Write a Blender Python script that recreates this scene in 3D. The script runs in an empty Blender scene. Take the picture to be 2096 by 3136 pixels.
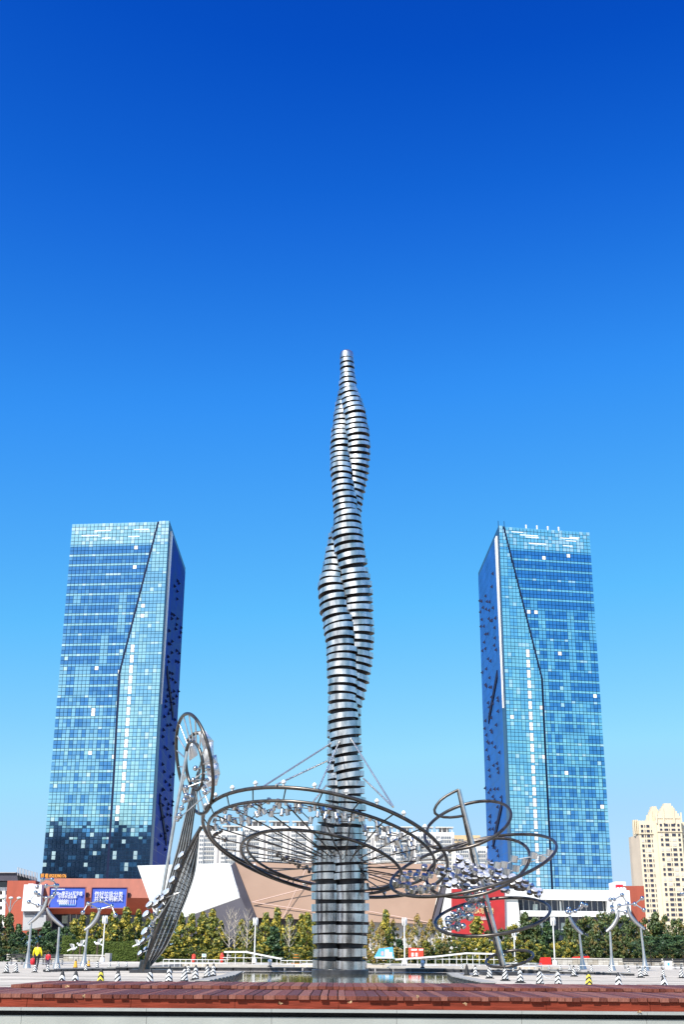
import bpy, bmesh, math, random
from mathutils import Vector, Matrix, noise
R = math.radians
random.seed(7)
sc = bpy.context.scene
col = sc.collection

# ------------------------------------------------------------------ camera
FPX = 3726.0; PITCH = R(19.92); ROLL = R(0.4); CAMZ = 1.2
cd = bpy.data.cameras.new('camera'); cam = bpy.data.objects.new('camera', cd); col.objects.link(cam)
cd.sensor_fit = 'VERTICAL'; cd.angle = 2*math.atan(1568/FPX)
cd.clip_start = 0.1; cd.clip_end = 20000
r0 = Vector((1, 0, 0)); u0 = Vector((0, -math.sin(PITCH), math.cos(PITCH))); f0 = Vector((0, math.cos(PITCH), math.sin(PITCH)))
xi = math.cos(ROLL)*r0 + math.sin(ROLL)*u0; yi = -math.sin(ROLL)*r0 + math.cos(ROLL)*u0
cam.matrix_world = Matrix(((xi.x, yi.x, -f0.x, 0), (xi.y, yi.y, -f0.y, 0), (xi.z, yi.z, -f0.z, CAMZ), (0, 0, 0, 1)))
sc.camera = cam

# ------------------------------------------------------------------ world, sun, exposure
SUN_AZ_LEFT = R(32); SUN_EL = R(46)          # sun behind the photographer's left shoulder
sdir = Vector((-math.sin(SUN_AZ_LEFT)*math.cos(SUN_EL), -math.cos(SUN_AZ_LEFT)*math.cos(SUN_EL), math.sin(SUN_EL)))
w = bpy.data.worlds.new('World'); sc.world = w; w.use_nodes = True
nt = w.node_tree; nt.nodes.clear()
sky = nt.nodes.new('ShaderNodeTexSky'); sky.sky_type = 'NISHITA'; sky.sun_disc = False
sky.sun_elevation = SUN_EL; sky.sun_rotation = math.atan2(sdir.x, sdir.y)
sky.altitude = 0; sky.air_density = 1.0; sky.dust_density = 1.0; sky.ozone_density = 6.0
# the photograph's contrasty colour grade, applied to the whole sky
EXPO = 0.5; GAIN = 2**EXPO
sc1 = nt.nodes.new('ShaderNodeVectorMath'); sc1.operation = 'SCALE'; sc1.inputs['Scale'].default_value = .05
sep = nt.nodes.new('ShaderNodeSeparateXYZ'); cmb = nt.nodes.new('ShaderNodeCombineXYZ')
nt.links.new(sky.outputs[0], sc1.inputs[0]); nt.links.new(sc1.outputs[0], sep.inputs[0])
GRADE = ([(0, 0), (.061, .001), (.073, .008), (.093, .033), (.149, .115), (.243, .33), (.316, .42), (.5, .66), (1, 1.0), (2, 2)],
         [(0, 0), (.08, .03), (.114, .068), (.137, .142), (.175, .285), (.273, .52), (.411, .74), (.492, .72), (.8, .95), (2, 2)],
         [(0, 0), (.2, .4), (.239, .52), (.281, .70), (.348, .91), (.494, 1.0), (.646, 1.0), (1, 1.1), (2, 2)])
for ci, pts_ in enumerate(GRADE):
    rp = nt.nodes.new('ShaderNodeValToRGB'); el_ = rp.color_ramp.elements
    while len(el_) < len(pts_): el_.new(.5)
    for e_, (x_, y_) in zip(el_, pts_): e_.position = x_/2
    for e_, (x_, y_) in zip(el_, pts_): e_.position = x_/2; e_.color = (y_/2, y_/2, y_/2, 1)
    nt.links.new(sep.outputs[ci], rp.inputs[0]); nt.links.new(rp.outputs[0], cmb.inputs[ci])
sc2 = nt.nodes.new('ShaderNodeVectorMath'); sc2.operation = 'SCALE'; sc2.inputs['Scale'].default_value = 20/GAIN
bg = nt.nodes.new('ShaderNodeBackground'); bg.inputs[1].default_value = 0.1
wo = nt.nodes.new('ShaderNodeOutputWorld')
nt.links.new(cmb.outputs[0], sc2.inputs[0]); nt.links.new(sc2.outputs[0], bg.inputs[0]); nt.links.new(bg.outputs[0], wo.inputs[0])
sl = bpy.data.lights.new('sun', 'SUN'); so = bpy.data.objects.new('sun', sl); col.objects.link(so)
sl.energy = 4.6; sl.angle = R(0.5); sl.color = (1, .95, .87)
so.rotation_euler = sdir.to_track_quat('Z', 'Y').to_euler()
vs = sc.view_settings
vs.view_transform = 'Standard'; vs.look = 'None'; vs.exposure = EXPO; vs.gamma = 1; vs.use_curve_mapping = False

# ------------------------------------------------------------------ photograph geometry helpers
def ray(px, py):
    u = (px-1048)/FPX; v = (1568-py)/FPX
    u, v = u*math.cos(ROLL)-v*math.sin(ROLL), u*math.sin(ROLL)+v*math.cos(ROLL)
    return Vector((u, math.cos(PITCH)-v*math.sin(PITCH), math.sin(PITCH)+v*math.cos(PITCH)))
CAM = Vector((0, 0, CAMZ))
def P(px, py, Y):
    d = ray(px, py); return CAM + d*(Y/d.y)
def G(px, py, z=0.0):
    d = ray(px, py); return CAM + d*((z-CAMZ)/d.z)
def onplane(px, py, o, n):
    d = ray(px, py); return CAM + d*((o-CAM).dot(n)/d.dot(n))
def lerp(keys, x):
    if x <= keys[0][0]: return keys[0][1]
    for (a, va), (b, vb) in zip(keys, keys[1:]):
        if x <= b: return va+(vb-va)*(x-a)/(b-a)
    return keys[-1][1]

# ------------------------------------------------------------------ mesh helpers
class MB:
    def __init__(s): s.v = []; s.f = []; s.m = []; s.s = []
    def face(s, pts, mi=0, smooth=False):
        i = len(s.v); s.v += [tuple(p) for p in pts]; s.f.append(tuple(range(i, i+len(pts)))); s.m.append(mi); s.s.append(smooth)
    def grid(s, rows, mi=0, smooth=True, cu=False, cv=False):
        i = len(s.v); nr = len(rows); nc = len(rows[0])
        for r in rows: s.v += [tuple(p) for p in r]
        for a in range(nr if cv else nr-1):
            for b in range(nc if cu else nc-1):
                a2 = (a+1) % nr; b2 = (b+1) % nc
                s.f.append((i+a*nc+b, i+a*nc+b2, i+a2*nc+b2, i+a2*nc+b)); s.m.append(mi); s.s.append(smooth)
    def prism(s, front, off, mi=0):
        off = Vector(off); back = [Vector(p)+off for p in front]; n = len(front); i = len(s.v)
        s.v += [tuple(p) for p in front]+[tuple(p) for p in back]
        fs = [tuple(range(i, i+n)), tuple(range(i+2*n-1, i+n-1, -1))]
        for k in range(n): k2 = (k+1) % n; fs.append((i+k2, i+k, i+n+k, i+n+k2))
        s.f += fs; s.m += [mi]*len(fs); s.s += [False]*len(fs)
    def box(s, lo, hi, mi=0):
        x0, y0, z0 = lo; x1, y1, z1 = hi
        s.prism([(x0, y0, z0), (x1, y0, z0), (x1, y0, z1), (x0, y0, z1)], (0, y1-y0, 0), mi)
    def tube(s, pts, r, seg=8, mi=0, closed=False, caps=True):
        pts = [Vector(p) for p in pts]; n = len(pts)
        rs = r if isinstance(r, (list, tuple)) else [r]*n
        rows = []; prev = None
        for k in range(n):
            if closed: t = pts[(k+1) % n]-pts[k-1]
            else: t = pts[min(k+1, n-1)]-pts[max(k-1, 0)]
            t.normalize()
            if prev is None:
                a = Vector((0, 0, 1)) if abs(t.z) < .9 else Vector((1, 0, 0))
                e = t.cross(a).normalized()
            else: e = (prev - t*prev.dot(t)).normalized()
            prev = e; b = t.cross(e)
            rows.append([pts[k]+(e*math.cos(q)+b*math.sin(q))*rs[k] for q in [2*math.pi*j/seg for j in range(seg)]])
        s.grid(rows, mi, True, cu=True, cv=closed)
        if caps and not closed: s.face(rows[0][::-1], mi); s.face(rows[-1], mi)
    def sphere(s, c, r, mi=0, nu=12, nv=7, sc_=(1, 1, 1)):
        c = Vector(c); rows = []
        for a in range(nv+1):
            ph = math.pi*a/nv - math.pi/2; ph = max(-1.5, min(1.5, ph))
            rows.append([c+Vector((math.cos(ph)*math.cos(q)*r*sc_[0], math.cos(ph)*math.sin(q)*r*sc_[1], math.sin(ph)*r*sc_[2])) for q in [2*math.pi*j/nu for j in range(nu)]])
        s.grid(rows, mi, True, cu=True)
        s.face(rows[0][::-1], mi); s.face(rows[-1], mi)
    def lathe(s, prof, c=(0, 0, 0), seg=12, mi=0, smooth=True, start=0):
        c = Vector(c); rows = [[c+Vector((rr*math.cos(q), rr*math.sin(q), z)) for q in [start+2*math.pi*j/seg for j in range(seg)]] for rr, z in prof]
        if smooth: s.grid(rows, mi, True, cu=True)
        else:
            for a in range(len(rows)-1): s.grid(rows[a:a+2], mi, True, cu=True)
        s.face(rows[0][::-1], mi); s.face(rows[-1], mi)
    def mesh(s, name, mats):
        me = bpy.data.meshes.new(name); me.from_pydata(s.v, [], s.f)
        for m in (mats if isinstance(mats, (list, tuple)) else [mats]): me.materials.append(m)
        me.polygons.foreach_set('material_index', s.m); me.polygons.foreach_set('use_smooth', s.s); me.update()
        return me
def worigin(o):
    v = Vector((0, 0, 0))
    while o: v += o.location; o = o.parent
    return v
def obj(name, mb, mats, parent=None, kind=None, label=None):
    """link a builder whose vertices are in world space as one mesh object under parent"""
    if parent:
        o_ = worigin(parent); mb.v = [(x-o_.x, y-o_.y, z-o_.z) for x, y, z in mb.v]
    o = bpy.data.objects.new(name, mb.mesh(name, mats)); col.objects.link(o); o.parent = parent
    if kind: o['kind'] = kind
    if label: o['label'] = label
    return o
def inst(name, me, parent, loc, rot=None, scale=None):
    o = bpy.data.objects.new(name, me); col.objects.link(o); o.parent = parent
    o.location = Vector(loc)-(worigin(parent) if parent else Vector((0, 0, 0)))
    if rot is not None: o.rotation_euler = rot
    if scale is not None: o.scale = scale if hasattr(scale, '__len__') else (scale,)*3
    return o
def thing(name, label, cat, loc, group=None):
    o = bpy.data.objects.new(name, None); col.objects.link(o); o.location = loc
    o.empty_display_size = .2
    o['label'] = label; o['category'] = cat
    if group: o['group'] = group
    return o
def tag(o, label, cat, group=None):
    o['label'] = label; o['category'] = cat
    if group: o['group'] = group
    return o
def copy_tree(o, loc, label=None):
    c = o.copy(); col.objects.link(c); c.location = loc
    if label: c['label'] = label
    for ch in o.children:
        k = ch.copy(); col.objects.link(k); k.parent = c
        for g in ch.children:
            q = g.copy(); col.objects.link(q); q.parent = k
    return c

# ------------------------------------------------------------------ materials
MT = {}
def mat(name, c, rough=.6, metal=0.0, var=0.0, scale=4.0, bump=0.0, bscale=20.0, c2=None, spec=.5, rvar=0.0, stretch=None, detail=4):
    if name in MT: return MT[name]
    m = bpy.data.materials.new(name); m.use_nodes = True; t = m.node_tree; b = t.nodes['Principled BSDF']
    b.inputs['Roughness'].default_value = rough; b.inputs['Metallic'].default_value = metal
    b.inputs['Specular IOR Level'].default_value = spec
    b.inputs['Base Color'].default_value = (*c, 1)
    tc = t.nodes.new('ShaderNodeTexCoord'); src = tc.outputs['Object']
    if stretch:
        mp = t.nodes.new('ShaderNodeMapping'); mp.inputs['Scale'].default_value = stretch
        t.links.new(src, mp.inputs['Vector']); src = mp.outputs[0]
    if var > 0 or c2 or rvar:
        n = t.nodes.new('ShaderNodeTexNoise'); n.inputs['Scale'].default_value = scale; n.inputs['Detail'].default_value = detail
        t.links.new(src, n.inputs['Vector'])
        rp = t.nodes.new('ShaderNodeValToRGB'); rp.color_ramp.elements[0].position = .32; rp.color_ramp.elements[1].position = .68
        if c2: rp.color_ramp.elements[0].color = (*c, 1); rp.color_ramp.elements[1].color = (*c2, 1)
        else:
            rp.color_ramp.elements[0].color = (*[x*(1-var) for x in c], 1); rp.color_ramp.elements[1].color = (*[min(1, x*(1+var)) for x in c], 1)
        t.links.new(n.outputs['Fac'], rp.inputs[0]); t.links.new(rp.outputs[0], b.inputs['Base Color'])
        if rvar:
            mr = t.nodes.new('ShaderNodeMapRange'); mr.inputs[1].default_value = .3; mr.inputs[2].default_value = .7
            mr.inputs[3].default_value = max(.02, rough-rvar); mr.inputs[4].default_value = rough+rvar
            t.links.new(n.outputs['Fac'], mr.inputs[0]); t.links.new(mr.outputs[0], b.inputs['Roughness'])
    if bump > 0:
        n2 = t.nodes.new('ShaderNodeTexNoise'); n2.inputs['Scale'].default_value = bscale; n2.inputs['Detail'].default_value = 5
        t.links.new(src, n2.inputs['Vector'])
        bp = t.nodes.new('ShaderNodeBump'); bp.inputs['Strength'].default_value = bump; bp.inputs['Distance'].default_value = .05
        t.links.new(n2.outputs['Fac'], bp.inputs['Height']); t.links.new(bp.outputs[0], b.inputs['Normal'])
    MT[name] = m; return m
STEEL = mat('polished_steel', (.64, .62, .6), .34, .95, var=.36, scale=2.6, rvar=.09, bump=.3, bscale=1.5, stretch=(1, 1, .3))
MIRROR = mat('mirror_steel', (.58, .565, .55), .18, 1.0, var=.4, scale=2.2, rvar=.08, bump=.22, bscale=.9, stretch=(1, 1, .3))
LIP = mat('band_lip_shade', (.07, .065, .065), .5, .6, var=.2)  # shade of the gaps between bands put into the lip colour
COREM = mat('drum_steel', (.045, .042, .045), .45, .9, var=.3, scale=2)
TUBE = mat('tube_steel', (.085, .075, .068), .32, .7, var=.3, scale=2.5, rvar=.08)
TUBEL = mat('tube_bright_steel', (.58, .57, .55), .3, .8, var=.15, scale=2.5)
BALL = mat('ball_steel', (.5, .5, .52), .12, 1.0, var=.2, scale=3)
CAN = mat('canister_steel', (.62, .61, .6), .3, .92, var=.12, scale=5)
DISC = mat('disc_steel', (.86, .86, .86), .42, .7, var=.06, scale=5)
WHITE = mat('white_paint', (.8, .8, .79), .5, var=.05, scale=2)
WCLAD = mat('white_cladding', (.82, .82, .81), .55, var=.03, scale=.3)
BROWN = mat('brown_cladding', (.39, .26, .195), .7, var=.06, scale=.25, c2=(.355, .235, .175), spec=.2)
SEAM = mat('pale_seam', (.62, .44, .37), .6, var=.05)
SLATE = mat('slate_cladding', (.06, .055, .075), .5, var=.1, scale=.5)
RED = mat('red_cladding', (.36, .075, .04), .6, var=.08, scale=1.2, bump=.2, bscale=3, stretch=(1, 1, .1))
REDL = mat('red_roof_cladding', (.31, .078, .043), .6, var=.1, scale=1.0, stretch=(1, 1, .12))
BLUEB = mat('billboard_blue', (.02, .06, .42), .45, c2=(.03, .1, .5), scale=.2)
LETTER = mat('white_lettering', (.82, .82, .82), .5, var=.02)
YLET = mat('yellow_lettering', (.85, .62, .3), .5, var=.02)
BANNER = mat('red_banner', (.5, .022, .025), .55, c2=(.33, .02, .022), scale=.35)
DGLASS = mat('dark_window_glass', (.02, .03, .05), .06, 0.0, var=.3, scale=.2, spec=.8)
CONCR = mat('pale_concrete', (.42, .4, .37), .8, var=.12, scale=1.5, bump=.2, bscale=12)
GREYP = mat('grey_panel', (.4, .4, .41), .6, var=.08, scale=.5)
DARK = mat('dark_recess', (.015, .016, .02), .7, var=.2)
BLACK = mat('black_rubber', (.02, .02, .022), .6, var=.2, scale=8)
# tower panes
PANE = [mat('pane_deep_blue', (.14, .38, .69), .06, .94, var=.1, scale=.3),
        mat('pane_mid_blue', (.23, .52, .78), .06, .94, var=.1, scale=.3),
        mat('pane_sky_blue', (.4, .75, .9), .07, .94, var=.08, scale=.3),
        mat('pane_cyan', (.58, .92, .93), .09, .92, var=.08, scale=.3),
        mat('pane_pale', (.72, .93, .95), .15, .75, var=.06, scale=.3),
        mat('pane_white_blind', (.85, .85, .82), .4, 0, var=.04),
        mat('pane_clear_dark', (.012, .018, .04), .05, 0, var=.3, scale=.2, spec=.6),
        mat('pane_dark_reflection', (.07, .14, .26), .06, .92, var=.3, scale=.2)]  # last entry: dark reflected skyline put into the pane colour
MULL = mat('mullion', (.03, .09, .17), .4, .5, var=.1)
NAVY = mat('flank_panel_shaded', (.0005, .028, .25), .5, .0, var=.3, scale=.12, rvar=.08, spec=.04)  # flank turned from the sun: its shade is put into the colour
NAVY2 = mat('flank_panel_lit', (.018, .115, .38), .5, .0, var=.2, scale=.12, rvar=.08, spec=.08)  # lighter copy of the flank panel for the sunlit side
FIN = mat('fin_metal', (.012, .018, .05), .7, .0, var=.2, spec=.1)
# vegetation
LEAF = {'yg': [mat('leaf_olive', (.18, .19, .034), .6, var=.3), mat('leaf_yellow', (.48, .38, .05), .6, var=.25), mat('leaf_green', (.08, .125, .026), .6, var=.3)],
        'gold': [mat('leaf_gold', (.38, .25, .06), .6, var=.25), mat('leaf_straw', (.42, .33, .12), .6, var=.2), mat('leaf_olive', (0, 0, 0))],
        'dark': [mat('leaf_dark', (.06, .095, .028), .55, var=.3), mat('leaf_mid', (.095, .13, .033), .55, var=.3), mat('leaf_bronze', (.17, .135, .035), .6, var=.3)],
        'fir': [mat('needle_dark', (.032, .07, .028), .55, var=.3), mat('needle_mid', (.055, .11, .038), .55, var=.3), mat('needle_light', (.09, .15, .045), .55, var=.3)]}
BARK = mat('bark', (.09, .065, .045), .9, var=.3, scale=6)
PBARK = mat('pale_bark', (.5, .43, .36), .9, var=.2, scale=6)
CONCD = mat('ground_strip_grey', (.3, .28, .25), .9, var=.25, scale=1.5, spec=.1)
LAWN = mat('lawn_green', (.07, .11, .02), .9, var=.3, scale=2)

# ------------------------------------------------------------------ ground
def ground_material():
    m = bpy.data.materials.new('plaza_paving'); m.use_nodes = True; t = m.node_tree; b = t.nodes['Principled BSDF']
    b.inputs['Roughness'].default_value = .9; b.inputs['Specular IOR Level'].default_value = .1
    tc = t.nodes.new('ShaderNodeTexCoord')
    n = t.nodes.new('ShaderNodeTexNoise'); n.inputs['Scale'].default_value = .3; n.inputs['Detail'].default_value = 8
    mp = t.nodes.new('ShaderNodeMapping'); mp.inputs['Scale'].default_value = (.22, 1, 1)
    t.links.new(tc.outputs['Object'], mp.inputs[0]); t.links.new(mp.outputs[0], n.inputs['Vector'])
    rp = t.nodes.new('ShaderNodeValToRGB'); rp.color_ramp.elements[0].position = .35; rp.color_ramp.elements[1].position = .7
    rp.color_ramp.elements[0].color = (.47, .42, .35, 1); rp.color_ramp.elements[1].color = (.7, .62, .51, 1)
    t.links.new(n.outputs['Fac'], rp.inputs[0])
    br = t.nodes.new('ShaderNodeTexBrick'); br.inputs['Scale'].default_value = 1; br.inputs['Brick Width'].default_value = 2.4; br.inputs['Row Height'].default_value = 2.4
    br.inputs['Mortar Size'].default_value = .035; br.offset = 0
    br.inputs['Color1'].default_value = (1, 1, 1, 1); br.inputs['Color2'].default_value = (.86, .87, .88, 1); br.inputs['Mortar'].default_value = (.55, .52, .5, 1)
    t.links.new(tc.outputs['Object'], br.inputs['Vector'])
    mx = t.nodes.new('ShaderNodeMix'); mx.data_type = 'RGBA'; mx.blend_type = 'MULTIPLY'; mx.inputs[0].default_value = 1
    t.links.new(rp.outputs[0], mx.inputs[6]); t.links.new(br.outputs['Color'], mx.inputs[7]); t.links.new(mx.outputs[2], b.inputs['Base Color'])
    return m
mb = MB()
for x0, y0, x1, y1, zz in [(-6000, -3000, 6000, 110, 0), (-6000, 110, -17, 140, 0), (21, 110, 6000, 140, 0), (-6000, 140, 6000, 9000, 0), (-17, 110, 21, 140, -1.3)]:
    mb.face([(x0, y0, zz), (x1, y0, zz), (x1, y1, zz), (x0, y1, zz)])
for a_, b_ in (((-17, 110), (21, 110)), ((21, 110), (21, 140)), ((21, 140), (-17, 140)), ((-17, 140), (-17, 110))):
    mb.face([(*a_, -1.3), (*b_, -1.3), (*b_, 0), (*a_, 0)])
obj('ground', mb, ground_material(), kind='structure')
mb = MB(); mb.face([(-90, 163, .02), (90, 163, .02), (110, 214, .02), (-110, 214, .02)])
obj('lawn', mb, LAWN, kind='structure')
for y_, x0, x1, nm in ((47.5, -14, -8.3, 'narrow_ground_strip'), (58, -19, -10.5, 'narrow_ground_strip'), (66, -22, -12, 'wide_ground_strip'), (63, 8, 26, 'wide_ground_strip'), (72, 12, 30, 'narrow_ground_strip'), (90, -40, -19, 'wide_ground_strip'), (92, 19, 40, 'wide_ground_strip')):
    mb = MB(); mb.box((x0, y_, .001), (x1, y_+(.5 if nm == 'narrow_ground_strip' else .8), .008)); obj(nm, mb, CONCD, kind='structure')  # flat darker strips laid across the paving
# reflecting pool
WATER = mat('pool_water', (.085, .072, .03), .04, 0, var=.2, scale=.4, bump=.012, bscale=2, spec=.4)
mb = MB(); mb.face([(-4.9, 40, .012), (5.4, 40, .012), (5.4, 62, .012), (7.2, 86, .012), (-6.2, 86, .012), (-4.9, 62, .012)])
obj('pool_water', mb, WATER, kind='structure')
STONE_D = mat('dark_granite', (.045, .047, .055), .35, var=.3, scale=3)
STONE_L = mat('grey_granite', (.34, .33, .31), .7, var=.15, scale=3)
edge = thing('pool_edging', 'rows of low dark stone blocks along both sides of the reflecting pool', 'pool edging', (0, 60, 0))
be = MB(); be.box((-.26, -.55, 0), (.26, .55, .16)); bme = be.mesh('stone_block', STONE_D)
cp = MB(); cp.box((-.3, -.58, .162), (.3, .58, .2)); cme = cp.mesh('stone_cap', STONE_L)
for sx, a0, a1 in ((-1, -4.9, -6.0), (1, 5.4, 6.9)):
    for k in range(14):
        y = 50+k*1.75; x = a0+(a1-a0)*max(0, (y-62)/24)+sx*.3
        b_ = inst('stone_block', bme, edge, (x, y, 0)); inst('stone_cap', cme, b_, (x, y, 0))
# circular granite kerb behind the sculptures
curb = thing('ring_kerb', 'low dark granite ring kerb with pale coping around the pool', 'kerb', (0, 79, 0))
nseg = 44; RC = 17.4
for k in range(nseg):
    a = math.pi*(k+.06)/nseg; b = math.pi*(k+.94)/nseg
    def pt(q, r, z): return Vector((r*math.cos(q), 79+.62*r*math.sin(q), z))
    hh = .2 if .2 < k/nseg < .8 else .13
    mb = MB(); mb.prism([pt(a, RC, 0), pt(b, RC, 0), pt(b, RC+.6, 0), pt(a, RC+.6, 0)], (0, 0, hh)); o = obj('kerb_stone', mb, STONE_D, curb)
    mb = MB(); mb.prism([pt(a-.004, RC-.05, hh+.002), pt(b+.004, RC-.05, hh+.002), pt(b+.004, RC+.7, hh+.002), pt(a-.004, RC+.7, hh+.002)], (0, 0, .05)); obj('coping_stone', mb, STONE_L, o)

# ------------------------------------------------------------------ timber deck in the foreground
WOOD = [mat('deck_wood', (.175, .055, .037), .6, spec=.2, var=.25, scale=5, stretch=(6, .5, 2), bump=.3, bscale=14),
        mat('deck_wood_worn', (.23, .09, .064), .65, spec=.2, var=.25, scale=5, stretch=(6, .5, 2), bump=.3, bscale=14),
        mat('deck_wood_dark', (.12, .036, .025), .55, spec=.2, var=.25, scale=5, stretch=(6, .5, 2), bump=.3, bscale=14)]
FASC = mat('fascia_wood', (.2, .034, .017), .6, spec=.15, var=.3, scale=3, stretch=(.5, 1, 5), bump=.25, bscale=10)
deck = thing('timber_deck', 'two stepped reddish timber deck running across the foreground', 'deck', (0, 24, 0))
rnd = random.Random(3)
def planks(x0, x1, y0, y1, ztop, th, wmin, wmax):
    mes = []
    for wi in range(3):
        for mi in range(3):
            ww = wmin+(wmax-wmin)*wi/2; m_ = MB(); b_ = .006; hw = ww/2
            pr = [(-hw, -th), (hw, -th), (hw, -b_), (hw-b_, 0), (-hw+b_, 0), (-hw, -b_)]
            m_.prism([(a, 0, c) for a, c in pr], (0, y1-y0, 0)); mes.append((ww, m_.mesh('plank', WOOD[mi])))
    x = x0
    while x < x1:
        ww, me = rnd.choice(mes); g = rnd.uniform(.006, .02)
        inst('plank', me, deck, (x+ww/2, y0+rnd.uniform(-.025, .03), ztop+rnd.uniform(-.006, .004)), (0, rnd.uniform(-.012, .012), 0))
        x += ww+g
planks(-7.2, 7.0, 22.65, 26.6, .5, .065, .12, .19)
planks(-6.6, 8.2, 26.25, 29.6, .567, .06, .12, .2)
for k in range(8):
    x = -7.2+k*1.8; mb = MB(); mb.box((x+.004, 22.70, .285), (x+1.796, 22.78, .432)); obj('fascia_board', mb, FASC, deck)
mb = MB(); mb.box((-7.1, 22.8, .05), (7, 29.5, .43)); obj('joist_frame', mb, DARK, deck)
mb = MB(); mb.box((-6.57, 26.32, .502), (8.1, 29.55, .506)); obj('batten', mb, FASC, deck)
SMOOTHC = mat('smooth_stone', (.31, .33, .315), .6, var=.1, scale=1.2, bump=.1, bscale=30)
wallr = thing('stone_plinth', 'pale grey stone plinth wall with a thin lip under the timber deck', 'plinth', (0, 22.6, 0))
for k in range(7):
    x = -7.6+k*2.15
    mb = MB(); mb.box((x+.003, 22.52, .236), (x+2.147, 22.9, .283)); obj('lip_stone', mb, SMOOTHC, wallr)
    mb = MB(); mb.box((x+.003, 22.6, -.1), (x+2.147, 22.9, .155)); obj('wall_stone', mb, SMOOTHC, wallr)
mb = MB(); mb.box((-7.6, 22.75, .156), (7.45, 22.9, .235)); obj('shadow_gap', mb, DARK, wallr)  # black strip: shade under the lip put into its colour
lf = mat('dry_leaf', (.45, .3, .16), .8, var=.3)
for k, (px, py, lb) in enumerate([(205, 3022, 'curled dry leaf on the upper deck step at far left'), (258, 3050, 'dry leaf on the lower deck edge at left'), (860, 3071, 'dry leaf caught on the red fascia board left of the column'),
                                  (1072, 3068, 'dry leaf on the red fascia board below the column'), (1278, 3052, 'dry leaf on the lower deck edge right of the column'), (1425, 3075, 'dry leaf on the fascia board at right'), (1960, 3100, 'dry leaf on the stone plinth at far right')]):
    p = P(px, py, 22.5); mb = MB()
    for j in range(4):
        a = j*1.1+k; mb.face([p, p+Vector((.03*math.cos(a), -.012, .02*math.sin(a))), p+Vector((.045*math.cos(a+.5), -.004+.01*(j % 2), .03*math.sin(a+.5))), p+Vector((.03*math.cos(a+1), .002, .022*math.sin(a+1)))])
    tag(obj('fallen_leaf', mb, lf), lb, 'leaf', 'dry leaves on the deck')

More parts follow.
